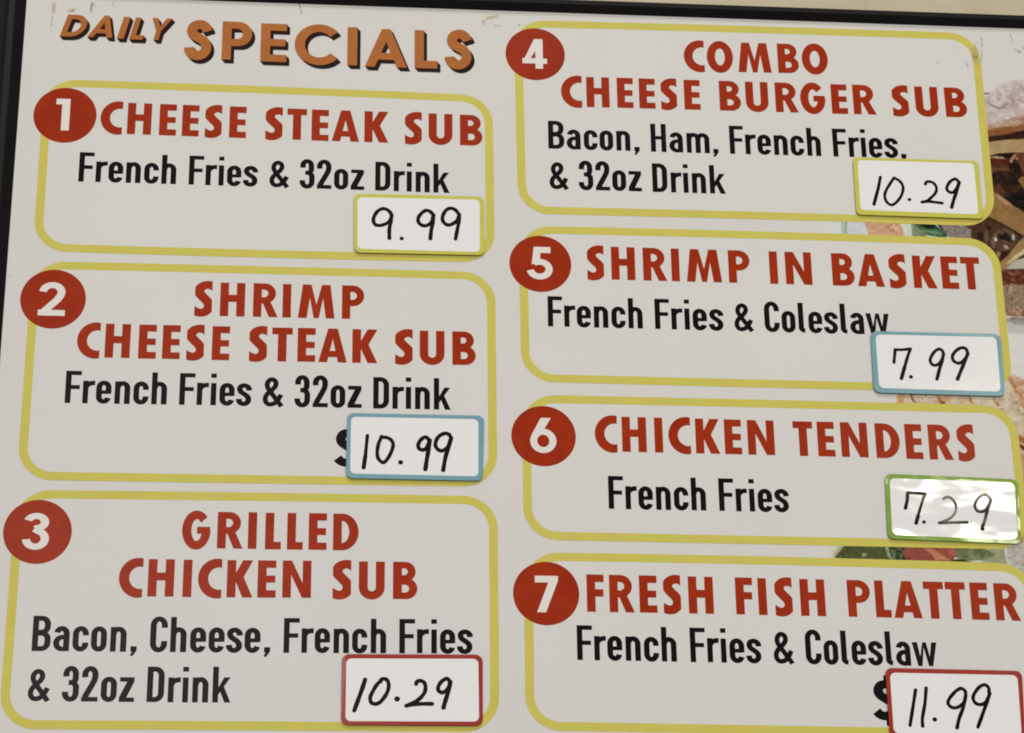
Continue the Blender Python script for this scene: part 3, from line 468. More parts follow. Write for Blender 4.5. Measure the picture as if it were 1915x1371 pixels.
M_SHEET = mat('printed_vinyl_sheet', alb(196, 192, 184), .5, .12, .018, 9, .035, 1300, bump=.10, bscale=260, colour2=alb(196, 190, 186))
M_PANEL = mat('printed_white_panel', alb(197, 194, 186), .5, .12, .014, 9, .035, 1300, bump=.10, bscale=260, colour2=alb(197, 192, 188))
M_YEL = mat('yellow_ink', alb(187, 173, 80), .5, .10, .04, 60, .05, 1500, colour2=alb(184, 176, 84))
M_RED = mat('red_ink', alb(148, 43, 8), .30, .12, .06, 110, .10, 1500, colour2=alb(138, 34, 3))
M_RED_DISC = mat('red_disc_ink', alb(147, 42, 8), .30, .12, .06, 110, .14, 1400, colour2=alb(134, 33, 3))
M_BLACK = mat('black_ink', alb(5, 2, 2), .30, .12, .15, 110, .15, 1500)
M_NUM = mat('white_numeral_ink', alb(206, 200, 193), .5, .12, .01, 60, .03, 1500)
M_ORANGE = mat('orange_title_ink', alb(162, 97, 44), .5, .10, .06, 110, .08, 1500, colour2=alb(154, 88, 40))
M_TSHADOW = mat('dark_title_shadow_ink', alb(26, 6, 4), .5, .10, .1, 110, .12, 1500)
M_FRAME = mat('black_frame_plastic', (0.005, 0.004, 0.004, 1), .45, .18, .15, 60, .10, 900, bump=.25, bscale=700, bdist=.0002)
M_WALL = mat('painted_plaster', alb(182, 171, 146), .8, .2, .05, 30, .05, 700, bump=.6, bscale=300, bdist=.0006, colour2=alb(174, 161, 134))
M_BACK = mat('backing_board', (.3, .29, .27, 1), .7, .2)
M_FACE = mat('glossy_white_card', alb(216, 212, 209), .12, .45, .006, 40, .012, 900)
M_PEN = mat('black_marker', alb(6, 3, 3), .32, .12, .25, 500, .10, 1800)
def rim_mat(name, c): return mat(name, alb(*c), .24, .35, .04, 120, .05, 1500, bump=.05, bscale=300)
M_RIM = {'yellow': rim_mat('yellow_card_rim', (184, 178, 76)), 'blue': rim_mat('blue_card_rim', (106, 144, 152)),
         'red': rim_mat('red_card_rim', (142, 38, 28)), 'green': rim_mat('green_card_rim', (120, 148, 62))}
M_EDGE_SHADE = {'yellow': rim_mat('yellow_card_side_shade', (84, 80, 18)), 'blue': rim_mat('blue_card_side_shade', (34, 54, 52)),  # rim colours darkened on the sides, painting in the shadow line under each card
          'red': rim_mat('red_card_side_shade', (72, 18, 12)), 'green': rim_mat('green_card_side_shade', (46, 64, 14))}

def wavy(mt, strength, scale, seed, dist=0.001, aniso=(1, 1, 1), rough=None):
    """laminated card face: long soft waves in the film, which break up the lamp's reflection"""
    m2 = mt.copy(); nt = m2.node_tree; n = nt.nodes; l = nt.links
    b = n['Principled BSDF']
    if rough is not None: b.inputs['Roughness'].default_value = rough
    tc = n.new('ShaderNodeTexCoord'); mp = n.new('ShaderNodeMapping')
    mp.inputs['Location'].default_value = (seed, seed * .7, seed * 1.3); mp.inputs['Scale'].default_value = aniso
    l.new(tc.outputs['Object'], mp.inputs['Vector'])
    ns = n.new('ShaderNodeTexNoise'); ns.inputs['Scale'].default_value = scale; ns.inputs['Detail'].default_value = 1.5
    l.new(mp.outputs[0], ns.inputs['Vector'])
    bp = n.new('ShaderNodeBump'); bp.inputs['Strength'].default_value = strength; bp.inputs['Distance'].default_value = dist
    l.new(ns.outputs['Fac'], bp.inputs['Height']); l.new(bp.outputs[0], b.inputs['Normal'])
    return m2

def smudge_mat(name, colour, alpha, scale, thr=0.5):
    mt = bpy.data.materials.new(name); mt.use_nodes = True
    nt = mt.node_tree; n = nt.nodes; l = nt.links
    b = n['Principled BSDF']; b.inputs['Base Color'].default_value = colour
    b.inputs['Roughness'].default_value = .7; b.inputs['Specular IOR Level'].default_value = .1
    tc = n.new('ShaderNodeTexCoord'); ns = n.new('ShaderNodeTexNoise'); ns.inputs['Scale'].default_value = scale
    ns.inputs['Detail'].default_value = 5
    l.new(tc.outputs['Object'], ns.inputs['Vector'])
    at = n.new('ShaderNodeAttribute'); at.attribute_name = 'fade'
    r = n.new('ShaderNodeMapRange'); r.inputs['From Min'].default_value = thr - .12; r.inputs['From Max'].default_value = thr + .12
    r.inputs['To Min'].default_value = 0; r.inputs['To Max'].default_value = alpha
    l.new(ns.outputs['Fac'], r.inputs['Value'])
    mu = n.new('ShaderNodeMath'); mu.operation = 'MULTIPLY'
    l.new(r.outputs[0], mu.inputs[0]); l.new(at.outputs['Fac'], mu.inputs[1]); l.new(mu.outputs[0], b.inputs['Alpha'])
    return mt

# ------------------------------------------------------------------ object helpers
def empty(name, loc):
    o = bpy.data.objects.new(name, None); o.empty_display_size = 0.02
    COL.objects.link(o); o.location = loc; return o
def tag(o, label=None, cat=None, group=None, kind=None):
    if label: o['label'] = label
    if cat: o['category'] = cat
    if group: o['group'] = group
    if kind: o['kind'] = kind
    return o
class MB:
    """collects flat pieces and solids in board coordinates, then makes ONE mesh"""
    def __init__(s): s.v = []; s.f = []; s.mi = []; s.k = 0
    def add(s, pts, faces, mi=0):
        b = len(s.v); s.v += [W(*p) for p in pts]
        for fc in faces: s.f.append([b + i for i in fc]); s.mi.append(mi)
    def poly(s, pts, h, mi=0):
        p = [Vector((a, -b, 0)) for a, b in pts]
        tris = tessellate_polygon([p])
        out = []
        for t in tris:
            a, b, c = (p[i] for i in t)
            out.append(t if (b - a).cross(c - a).z > 0 else (t[0], t[2], t[1]))
        s.add([(a, b, h) for a, b in pts], out, mi)
    def quadp(s, q, h, mi=0):
        ar = sum(q[i][0] * -q[(i + 1) % len(q)][1] + q[i][1] * q[(i + 1) % len(q)][0] for i in range(len(q)))
        if abs(ar) < 1e-9: return
        if ar < 0: q = q[::-1]
        s.add([(a, b, h) for a, b in q], [tuple(range(len(q)))], mi)
    def build(s, name, mats, parent=None, label=None):
        me = bpy.data.meshes.new(name)
        org = parent_world(parent)
        me.from_pydata([tuple(v - org) for v in s.v], [], s.f)
        for m_ in (mats if isinstance(mats, (list, tuple)) else [mats]): me.materials.append(m_)
        me.polygons.foreach_set('material_index', s.mi)
        me.update()
        o = bpy.data.objects.new(name, me); COL.objects.link(o)
        if parent: o.parent = parent
        if label: o['label'] = label
        return o
def parent_world(p):
    v = Vector((0, 0, 0))
    while p is not None:
        v += p.location; p = p.parent
    return v

# ------------------------------------------------------------------ lettering
# A glyph is a list of pieces in units of its cap height (x right, y up, baseline 0):
#   ('p', points)            a polygon
#   ('s', sideA, sideB)      a band between two matching outlines
# Each piece sits a hair above the last so that crossing strokes never share a plane.
def arc(cx, cy, rx, ry, a0, a1, n=None):
    n = n or max(4, int(abs(a1 - a0) / 9) + 1)
    return [(cx + rx * math.cos(math.radians(a0 + (a1 - a0) * i / n)), cy + ry * math.sin(math.radians(a0 + (a1 - a0) * i / n))) for i in range(n + 1)]
def dedupe(p):
    o = [p[0]]
    for q in p[1:]:
        if math.hypot(q[0] - o[-1][0], q[1] - o[-1][1]) > 1e-4: o.append(q)
    return o
def catmull(P, n=7):
    Q = [(2 * P[0][0] - P[1][0], 2 * P[0][1] - P[1][1])] + list(P) + [(2 * P[-1][0] - P[-2][0], 2 * P[-1][1] - P[-2][1])]
    out = []
    for i in range(1, len(Q) - 2):
        for k in range(n):
            t = k / n
            out.append(tuple(0.5 * ((2 * Q[i][d]) + (-Q[i - 1][d] + Q[i + 1][d]) * t + (2 * Q[i - 1][d] - 5 * Q[i][d] + 4 * Q[i + 1][d] - Q[i + 2][d]) * t * t
                       + (-Q[i - 1][d] + 3 * Q[i][d] - 3 * Q[i + 1][d] + Q[i + 2][d]) * t ** 3) for d in (0, 1)))
    out.append(tuple(P[-1])); return out
def pen(path, hx, hy):
    path = dedupe(path); A = []; B = []
    for i, (x, y) in enumerate(path):
        a = path[max(0, i - 1)]; b = path[min(len(path) - 1, i + 1)]
        dx, dy = (b[0] - a[0]) / hx, (b[1] - a[1]) / hy
        L = math.hypot(dx, dy) or 1; nx, ny = -dy / L, dx / L
        A.append((x + nx * hx, y + ny * hy)); B.append((x - nx * hx, y - ny * hy))
    return ('s', A, B)
def rect(x0, y0, x1, y1): return ('p', [(x0, y0), (x1, y0), (x1, y1), (x0, y1)])
def poly(*p): return ('p', list(p))
def clipq(q, f):              # clip a convex polygon to f(p) >= 0
    out = []
    for i in range(len(q)):
        a, b = q[i], q[(i + 1) % len(q)]; fa, fb = f(a), f(b)
        if fa >= 0: out.append(a)
        if (fa < 0) != (fb < 0):
            t = fa / (fa - fb); out.append((a[0] + (b[0] - a[0]) * t, a[1] + (b[1] - a[1]) * t))
    return out
def clip(piece, *fs):         # a band cut by half planes becomes loose convex cells
    cells = []
    A, B = piece[1], piece[2]
    for i in range(len(A) - 1):
        q = [A[i], A[i + 1], B[i + 1], B[i]]
        for f in fs:
            if len(q) >= 3: q = clipq(q, f)
        if len(q) >= 3: cells.append(q)
    return ('c', cells)
def band(o, i): return ('s', o, i)
def ering(cx, cy, rx, ry, ix, iy, a0, a1, icx=None, icy=None):
    n = int(abs(a1 - a0) / 7) + 2
    return band(arc(cx, cy, rx, ry, a0, a1, n), arc(cx if icx is None else icx, cy if icy is None else icy, ix, iy, a0, a1, n))
def bowl(x0, y0, y1, w, th, tr, fo=.5, fi=.5):
    """D shaped band: flat top and bottom, elliptical right side"""
    my = (y0 + y1) / 2; R = (y1 - y0) / 2; rx = min(w - x0, R * fo * 2); xc = w - rx
    ir = R - th; irx = max(.02, rx - tr) if fi is None else max(.02, min(w - tr - x0, ir * fi * 2)); ixc = w - tr - irx
    o = [(x0, y1)] + arc(xc, my, rx, R, 90, -90, 18) + [(x0, y0)]
    i = [(x0, y1 - th)] + arc(ixc, my, irx, ir, 90, -90, 18) + [(x0, y0 + th)]
    return band(o, i)
E_ = lambda x: (lambda p: x - p[0])     # keep left of x
G_ = lambda x: (lambda p: p[0] - x)     # keep right of x

# --- bold condensed geometric capitals (headings): name: (left bearing, width, right bearing, pieces)
def cond_font():
    S = .226; F = {}
    F['I'] = (.11, S, .11, [rect(0, 0, S, 1)])
    F['H'] = (.11, .665, .11, [rect(0, 0, S, 1), rect(.665 - S, 0, .665, 1), rect(S, .43, .665 - S, .64)])
    F['E'] = (.11, .468, .057, [rect(0, 0, S, 1), rect(S, .80, .468, 1), rect(S, .405, .45, .592), rect(S, 0, .468, .195)])
    F['F'] = (.11, .455, .035, [rect(0, 0, S, 1), rect(S, .80, .455, 1), rect(S, .41, .44, .605)])
    F['L'] = (.11, .41, .045, [rect(0, 0, S, 1), rect(S, 0, .41, .205)])
    F['T'] = (.03, .535, .02, [rect(0, .80, .535, 1), rect(.1545, 0, .3805, .80)])
    F['C'] = (.045, .605, .025, [clip(ering(.49, .5, .49, .535, .275, .30, 40, 320, .535), E_(.605))])
    F['O'] = (.055, .775, .06, [ering(.3875, .5, .3875, .535, .145, .285, 0, 360)])
    F['G'] = (.045, .735, .06, [ering(.3675, .5, .3675, .535, .135, .30, 42, 360, .375), rect(.385, .40, .72, .59)])
    s = pen(catmull([(.60, .80), (.49, .885), (.36, .918), (.225, .885), (.135, .79), (.135, .67), (.225, .555), (.335, .44), (.39, .33), (.375, .20), (.275, .105), (.15, .085), (.03, .125), (-.06, .18)]), .134, .118)
    F['S'] = (.10, .52, .055, [clip(s, E_(.475), G_(.012))])
    uo = [(0, 1)] + arc(.329, .31, .329, .33, 180, 360, 24) + [(.658, 1)]
    ui = [(S, 1)] + arc(.329, .31, .329 - S, .115, 180, 360, 24) + [(.658 - S, 1)]
    F['U'] = (.095, .658, .095, [band(uo, ui)])
    F['D'] = (.11, .665, .05, [rect(0, 0, S, 1), bowl(S, 0, 1, .665, .195, .245, .43, .32)])
    F['P'] = (.11, .60, .02, [rect(0, 0, S, 1), bowl(S, .38, 1, .60, .19, .20, .5, .5)])
    F['R'] = (.11, .655, .03, [rect(0, 0, S, 1), bowl(S, .40, 1, .605, .185, .205, .5, .5), poly((.235, .47), (.43, 0), (.665, 0), (.455, .47))])
    F['B'] = (.11, .62, .05, [rect(0, 0, S, 1), bowl(S, .465, 1, .575, .175, .20, .5, .5), bowl(S, 0, .56, .62, .175, .21, .5, .5)])
    F['A'] = (.03, .75, .03, [poly((0, 0), (.232, 0), (.375, .69), (.375, 1), (.25, 1)), poly((.75, 0), (.518, 0), (.375, .69), (.375, 1), (.50, 1)), poly((.262, .155), (.488, .155), (.455, .335), (.295, .335))])
    F['K'] = (.11, .655, .025, [rect(0, 0, S, 1), poly((S, .655), (.40, 1), (.655, 1), (.425, .545), (.66, 0), (.405, 0), (S, .42))])
    F['M'] = (.085, .985, .085, [poly((0, 0), (.235, 0), (.315, .60), (.425, 0), (.56, 0), (.67, .60), (.75, 0), (.985, 0), (.865, 1), (.635, 1), (.4925, .40), (.35, 1), (.12, 1))])
    F['N'] = (.11, .735, .11, [poly((0, 0), (0, 1), (.235, 1), (.515, .395), (.515, 1), (.735, 1), (.735, 0), (.505, 0), (.22, .615), (.22, 0))])
    return F, .30

# --- condensed grotesque with round-cornered bowls (descriptions)
def text_font():
    hx, hy = .081, .070; F = {}; X = .70; T = .155
    def ob(w, y0, y1, r=.155):
        a = w / 2 - hx
        return (w / 2, a, y1 - hy - r, y0 + hy + r, r)
    def ring(w, y0, y1, r=.155):
        cx, a, yt, yb, r = ob(w, y0, y1, r)
        pth = arc(cx, yt, a, r, 0, 180) + arc(cx, yb, a, r, 180, 360) + [(cx + a, yt)]
        A = pen(pth, hx, hy); A[1][0] = A[1][-1] = (cx + a - hx, yt); A[2][0] = A[2][-1] = (cx + a + hx, yt)
        return A
    def arch(x0, w, top):
        a = (w - 2 * hx) / 2; cx = x0 + hx + a
        return pen(arc(cx, top - hy - .15, a, .15, 180, 0) + [(cx + a, 0)], hx, hy)
    F['o'] = (.035, .42, .035, [ring(.42, -.01, X + .01)])
    cx, a, yt, yb, r = ob(.425, -.01, X + .01)
    F['c'] = (.035, .425, .03, [pen([(cx + a, yt - .035)] + arc(cx, yt, a, r, 0, 180) + arc(cx, yb, a, r, 180, 360) + [(cx + a, yb + .03)], hx, hy)])
    F['e'] = (.035, .425, .035, [pen([(cx + a, .30)] + arc(cx, yt, a, r, 0, 180) + arc(cx, yb, a, r, 180, 345), hx, hy), rect(cx - a, .295, cx + a, .405)])
    F['n'] = (.055, .43, .055, [rect(0, 0, T, X), arch(0, .43, X + .01)])
    F['h'] = (.055, .43, .055, [rect(0, 0, T, 1), arch(0, .43, X + .01)])
    F['m'] = (.055, .72, .055, [rect(0, 0, T, X), arch(0, .4375, X + .01), arch(.2825, .4375, X + .01)])
    ar = pen(arc(.30, X + .005 - hy - .16, .22, .16, 180, 62), hx, hy)
    F['r'] = (.055, .335, .0, [rect(0, 0, T, X), clip(ar, E_(.335))])
    F['i'] = (.055, T, .055, [rect(0, 0, T, X), rect(0, .865, T, 1)])
    F['l'] = (.055, .235, .03, [pen([(hx, 1), (hx, .19)] + arc(.205, .17, .1275, .103, 184, 266), hx, hy)])
    cw = .425
    F['a'] = (.035, cw, .055, [pen([(cw - hx, 0), (cw - hx, yt)] + arc(.213, yt, cw - hx - .213, r, 0, 165), hx, hy),
              pen([(cw - hx, .395), (.235, .395)] + arc(.235, .2265, .1575, .1685, 90, 270) + [(.27, .058), (cw - hx - .02, .085)], hx, hy * .93)])
    s = pen(catmull([(.345, .485), (.335, .56), (.27, .625), (.195, .64), (.11, .605), (.082, .52), (.12, .435), (.20, .375), (.285, .31), (.328, .235), (.32, .135), (.26, .075), (.195, .058), (.115, .085), (.07, .15), (.062, .215)]), hx, hy)
    F['s'] = (.03, .41, .03, [s])
    F['z'] = (.03, .40, .03, [rect(.01, X - .125, .39, X), rect(0, 0, .40, .125), poly((0, .125), (.195, .125), (.39, X - .125), (.20, X - .125))])
    F['k'] = (.055, .485, .0, [rect(0, 0, T, 1), poly((T, .215), (T, .42), (.305, .70), (.475, .70), (.255, .375)), poly((.185, .36), (.295, .46), (.49, 0), (.325, 0))])
    F['w'] = (.0, .72, .0, [poly((0, X), (.155, X), (.265, 0), (.145, 0)), poly((.305, X), (.36, X), (.265, 0), (.185, 0), (.20, .16)), poly((.305, X), (.36, X), (.415, X), (.52, .16), (.535, 0), (.455, 0)), poly((.72, X), (.565, X), (.455, 0), (.575, 0))])
    F['F'] = (.06, .435, .0, [rect(0, 0, .158, 1), rect(.158, .87, .435, 1), rect(.158, .435, .40, .56)])
    F['H'] = (.06, .485, .06, [rect(0, 0, .158, 1), rect(.327, 0, .485, 1), rect(.158, .44, .327, .565)])
    def dshape(w, y0, y1, rr=.19, rx=.16):
        return pen([(.07, y1 - hy), (w - hx - rx, y1 - hy)] + arc(w - hx - rx, y1 - hy - rr, rx, rr, 90, 0) + arc(w - hx - rx, y0 + hy + rr, rx, rr, 0, -90) + [(.07, y0 + hy)], hx, hy)
    F['D'] = (.06, .46, .045, [rect(0, 0, .158, 1), dshape(.46, 0, 1)])
    F['B'] = (.06, .49, .04, [rect(0, 0, .158, 1), dshape(.475, .465, 1, .16), dshape(.49, 0, .575, .17)])
    c2 = ob(.46, -.01, 1.01, .19)
    F['C'] = (.045, .46, .03, [pen([(c2[0] + c2[1], .69)] + arc(c2[0], c2[2], c2[1], .19, 0, 180) + arc(c2[0], c2[3], c2[1], .19, 180, 360) + [(c2[0] + c2[1], .31)], hx, hy)])
    F['3'] = (.045, .43, .035, [pen([(hx + .005, .71)] + arc(.205, .775, .125, .17, 175, 0) + [(.33, .68)] + arc(.205, .66, .125, .125, 0, -90) + [(.15, .535)], hx, hy),
              pen([(.15, .535), (.20, .535)] + arc(.205, .40, .145, .135, 90, 0) + [(.35, .24)] + arc(.21, .235, .14, .178, 0, -180) + [(.07, .27)], hx, hy)])
    F['2'] = (.035, .43, .04, [pen([(hx, .69)] + arc(.21, .765, .135, .178, 180, 0) + [(.345, .72), (.33, .62), (.26, .46), (.09, .12)], hx, hy), rect(0, 0, .43, .13)])
    F['&'] = (.03, .585, .02, [pen(catmull([(.545, .0), (.43, .165), (.31, .335), (.19, .50), (.135, .61), (.125, .71), (.17, .81), (.255, .855), (.345, .81), (.375, .71), (.34, .61), (.25, .505), (.145, .40), (.085, .29), (.085, .17), (.14, .085), (.235, .06), (.34, .10), (.435, .20), (.525, .375)]), .072, .068)])
    F[','] = (.06, .165, .05, [poly((0, .155), (.165, .155), (.165, .03), (.055, -.13), (-.01, -.10), (.045, 0), (0, 0))])
    return F, .225

# --- wide geometric bold (title)
def wide_font():
    S = .21; F = {}
    F['D'] = (0, .86, 0, [rect(0, 0, .215, 1), bowl(.215, 0, 1, .86, .20, .22, .5, .5)])
    F['A'] = (0, 1.0, 0, [poly((0, 0), (.235, 0), (.50, .66), (.50, 1), (.40, 1)), poly((1, 0), (.765, 0), (.50, .66), (.50, 1), (.60, 1)), poly((.31, .19), (.69, .19), (.63, .37), (.37, .37))])
    F['I'] = (0, .225, 0, [rect(0, 0, .225, 1)])
    F['L'] = (0, .53, 0, [rect(0, 0, .215, 1), rect(.215, 0, .53, .20)])
    F['Y'] = (0, .90, 0, [poly((.34, 0), (.56, 0), (.56, .42), (.34, .42)), poly((.34, .42), (.56, .42), (.45, .62), (.25, 1), (0, 1)), poly((.56, .42), (.90, 1), (.65, 1), (.45, .62))])
    F['S'] = (0, .625, 0, [pen(catmull([(.535, .735), (.49, .84), (.40, .905), (.295, .905), (.19, .85), (.15, .735), (.20, .63), (.32, .56), (.45, .475), (.51, .36), (.50, .235), (.41, .13), (.285, .095), (.17, .135), (.105, .235), (.095, .305)]), .122, .118)])
    F['P'] = (0, .68, 0, [rect(0, 0, .21, 1), bowl(.21, .36, 1, .68, .185, .21, .5, .5)])
    F['E'] = (0, .59, 0, [rect(0, 0, .215, 1), rect(.215, .815, .59, 1), rect(.215, .41, .56, .595), rect(.215, 0, .59, .185)])
    F['C'] = (0, .99, 0, [ering(.52, .5, .52, .535, .305, .335, 40, 320)])
    return F
def digit_font():
    F = {}
    F['1'] = [poly((.40, 1), (0, 1), (0, .82), (.17, .82), (.17, 0), (.40, 0))]
    F['2'] = [pen(arc(.355, .70, .245, .205, 178, -5) + [(.58, .60), (.50, .475), (.16, .12)], .104, .088), rect(0, 0, .72, .17)]
    F['3'] = [pen(arc(.335, .745, .215, .165, 165, -80) + [(.30, .565)], .104, .082), pen([(.30, .565)] + arc(.335, .295, .235, .215, 75, -175), .104, .082)]
    F['4'] = [poly((0, .20), (.35, 1), (.60, 1), (.24, .345), (.06, .345)), rect(0, .17, .72, .345), poly((.38, 0), (.60, 0), (.60, 1), (.38, 1))]
    F['5'] = [rect(.17, .815, .66, 1), poly((.14, .47), (.345, .50), (.37, 1), (.17, 1), (.10, .44)), pen(arc(.335, .315, .275, .225, 128, -172), .104, .09)]
    F['6'] = [ering(.36, .335, .36, .35, .165, .18, 0, 360), poly((.30, 1), (.575, 1), (.36, .62), (.10, .58), (.04, .50))]
    F['7'] = [poly((0, 1), (.68, 1), (.68, .87), (.62, .815), (0, .815)), poly((.40, .83), (.68, .87), (.31, 0), (.05, 0))]
    return F
COND, SP1 = cond_font(); TEXT, SP2 = text_font(); WIDE = wide_font(); DIG = digit_font()

ZSTEP = 0.012
def ink(mb, pieces, fn, h):
    """lay glyph pieces down; fn maps glyph units to board mm"""
    for k, pc in enumerate(pieces):
        hh = h + ZSTEP * k
        if pc[0] == 'p': mb.poly([fn(*p) for p in pc[1]], hh)
        elif pc[0] == 's':
            A = [fn(*p) for p in pc[1]]; B = [fn(*p) for p in pc[2]]
            for i in range(len(A) - 1): mb.quadp([A[i], A[i + 1], B[i + 1], B[i]], hh + 0.004 * i / len(A))
        else:
            for q in pc[1]: mb.quadp([fn(*p) for p in q], hh)
def natural(font, word):
    x = 0; pos = []
    for i, c in enumerate(word):
        lb, w, rb, pcs = font[c]
        if i: x += lb
        pos.append((x, pcs)); x += w
        if i < len(word) - 1: x += rb
    return pos, x
def set_word(mb, font, word, x0, x1, y0, y1, h0, h1, h, unit, capk=1.0):
    pos, tot = natural(font, word)
    u = unit; k = (x1 - x0) / (tot * u)
    for gx, pcs in pos:
        jx, jy = random.uniform(-.12, .12), random.uniform(-.1, .1)
        def fn(a, b, gx=gx):
            x = x0 + (gx + a) * u * k + jx; t = (x - x0) / (x1 - x0)
            return (x, y0 + (y1 - y0) * t + jy - b * (h0 + (h1 - h0) * t) * capk)
        ink(mb, pcs, fn, h)

# ------------------------------------------------------------------ the wall behind
mb = MB(); 
mb.add([(-500, -500, -14), (1500, -500, -14), (1500, 1000, -14), (-500, 1000, -14)], [(3, 2, 1, 0)])
tag(mb.build('wall', M_WALL), kind='structure')

# ------------------------------------------------------------------ the menu board
board = empty('menu_board', W(370, 200, 0))
tag(board, 'large black framed white menu board headed Daily Specials with seven numbered yellow panels', 'menu board')
XL, XR, YT, YB = -17.1, 960.0, -72.2, 640.0
mb = MB(); g = 24
pts = [(XL - 3 + (XR - XL + 6) * i / g, YT - 2 + (YB - YT + 4) * j / g, 0) for j in range(g + 1) for i in range(g + 1)]
mb.add(pts, [(j * (g + 1) + i, (j + 1) * (g + 1) + i, (j + 1) * (g + 1) + i + 1, j * (g + 1) + i + 1) for j in range(g) for i in range(g)])
mb.build('sheet', M_SHEET, board)
mb = MB()
def box(mb, x0, y0, x1, y1, h0, h1, mi=0):
    mb.add([(x0, y0, h0), (x1, y0, h0), (x1, y1, h0), (x0, y1, h0), (x0, y0, h1), (x1, y0, h1), (x1, y1, h1), (x0, y1, h1)],
           [(0, 1, 2, 3), (7, 6, 5, 4), (0, 4, 5, 1), (1, 5, 6, 2), (2, 6, 7, 3), (3, 7, 4, 0)], mi)
box(mb, XL - 8, YT - 5, XR + 8, YB + 5, -12, -1.5)
mb.build('backing_board', M_BACK, board)

# frame bars: profile (distance out from the sheet edge, height), mitred at the corners
PROF = {'top': [(0, -1), (0, .6), (3.6, 6.0), (4.0, 6.7), (6.9, 7.6), (7.4, 7.3), (7.6, 6.2), (7.4, -13), (4, -13)],
        'left': [(0, -1), (0, .8), (6.6, 5.6), (7.0, 6.8), (7.4, 7.2), (11.6, 7.9), (12.2, 7.4), (12.6, 5.0), (13.3, 5.0), (13.7, 6.2), (14.3, 6.4), (14.8, 5.2), (26, 4.4), (27, 3.5), (27, -13), (4, -13)]}
def bar(side):
    pr = PROF['left'] if side == 'left' else PROF['top']
    n = len(pr); mb = MB(); segs = 1
    oy = lambda d: d * (7.4 / 27.0)      # mitre where the wide left bar meets the narrow ones
    ends = []
    for t in (0, 1):
        ring = []
        for d, h in pr:
            if side == 'top': ring.append((XL - d * (27 / 7.4) if t == 0 else XR + d, YT - d, h))
            if side == 'bottom': ring.append((XL - d * (27 / 7.4) if t == 0 else XR + d, YB + d, h))
            if side == 'right': ring.append((XR + d, (YT - d) if t == 0 else (YB + d), h))
            if side == 'left': ring.append((XL - d, (YT - oy(d)) if t == 0 else (YB + oy(d)), h))
        ends += ring
    faces = [(i, (i + 1) % n, n + (i + 1) % n, n + i) for i in range(n)]
    mb.add(ends, faces + [tuple(range(n))[::-1], tuple(range(n, 2 * n))])
    o = mb.build('frame_bar', M_FRAME, board)
    bm = bmesh.new(); bm.from_mesh(o.data); bmesh.ops.recalc_face_normals(bm, faces=bm.faces); bm.to_mesh(o.data); bm.free()
for s in ('top', 'left', 'right', 'bottom'): bar(s)

# ------------------------------------------------------------------ outlines of the seven printed panels
def pv(c, t): return c[0] * t * t + c[1] * t + c[2]
def rrect_pts(u0, v0, u1, v1, r, n=10):
    P = []
    for cx, cy, a in ((u1 - r, v0 + r, -90), (u1 - r, v1 - r, 0), (u0 + r, v1 - r, 90), (u0 + r, v0 + r, 180)):
        P += [(cx + r * math.cos(math.radians(a + 90 * i / n)), cy + r * math.sin(math.radians(a + 90 * i / n))) for i in range(n + 1)]
    out = []
    for i in range(len(P)):                 # extra points along the straights
        a, b = P[i], P[(i + 1) % len(P)]; L = math.hypot(b[0] - a[0], b[1] - a[1]); k = max(1, int(L / 30))
        out += [(a[0] + (b[0] - a[0]) * j / k, a[1] + (b[1] - a[1]) * j / k) for j in range(k)]
    return out
def warp_for(bx):
    T, Bt, L, R = bx
    xm = 165 if L[2] < 100 else 525
    yt, yb = pv(T, xm), pv(Bt, xm); ym = (yt + yb) / 2; xl, xr = pv(L, ym), pv(R, ym)
    def wf(x, y):
        u = (x - xl) / (xr - xl); v = (y - yt) / (yb - yt)
        return (x + (1 - u) * (pv(L, y) - xl) + u * (pv(R, y) - xr), y + (1 - v) * (pv(T, x) - yt) + v * (pv(Bt, x) - yb))
    return wf, (xl, yt, xr, yb)

# ------------------------------------------------------------------ the printed food photographs (flat print on the sheet)
def vnoise(x, y, sc, seed):
    r = np.random.default_rng(seed); g = r.random((256, 256))
    u = x / sc + seed * 3.1; v = y / sc + seed * 1.7
    iu = np.floor(u).astype(int); iv = np.floor(v).astype(int); fu = u - iu; fv = v - iv
    fu = fu * fu * (3 - 2 * fu); fv = fv * fv * (3 - 2 * fv)
    a = g[iu % 256, iv % 256]; b = g[(iu + 1) % 256, iv % 256]; c = g[iu % 256, (iv + 1) % 256]; d = g[(iu + 1) % 256, (iv + 1) % 256]
    return (a * (1 - fu) + b * fu) * (1 - fv) + (c * (1 - fu) + d * fu) * fv
def fbm(x, y, sc, seed):
    return (vnoise(x, y, sc, seed) * .5 + vnoise(x, y, sc / 2.1, seed + 1) * .3 + vnoise(x, y, sc / 4.3, seed + 2) * .2 - .5) * 2.2
def signed_dist(px_, py_, P):
    d = np.full(px_.shape, 1e9); inside = np.zeros(px_.shape, bool)
    for i in range(len(P)):
        ax, ay = P[i]; bx, by = P[(i + 1) % len(P)]
        ex, ey = bx - ax, by - ay; L = ex * ex + ey * ey + 1e-12
        t = np.clip(((px_ - ax) * ex + (py_ - ay) * ey) / L, 0, 1)
        d = np.minimum(d, np.hypot(px_ - ax - t * ex, py_ - ay - t * ey))
        c = ((ay > py_) != (by > py_)) & (px_ < (bx - ax) * (py_ - ay) / (by - ay + 1e-12) + ax)
        inside ^= c
    return np.where(inside, d, -d)
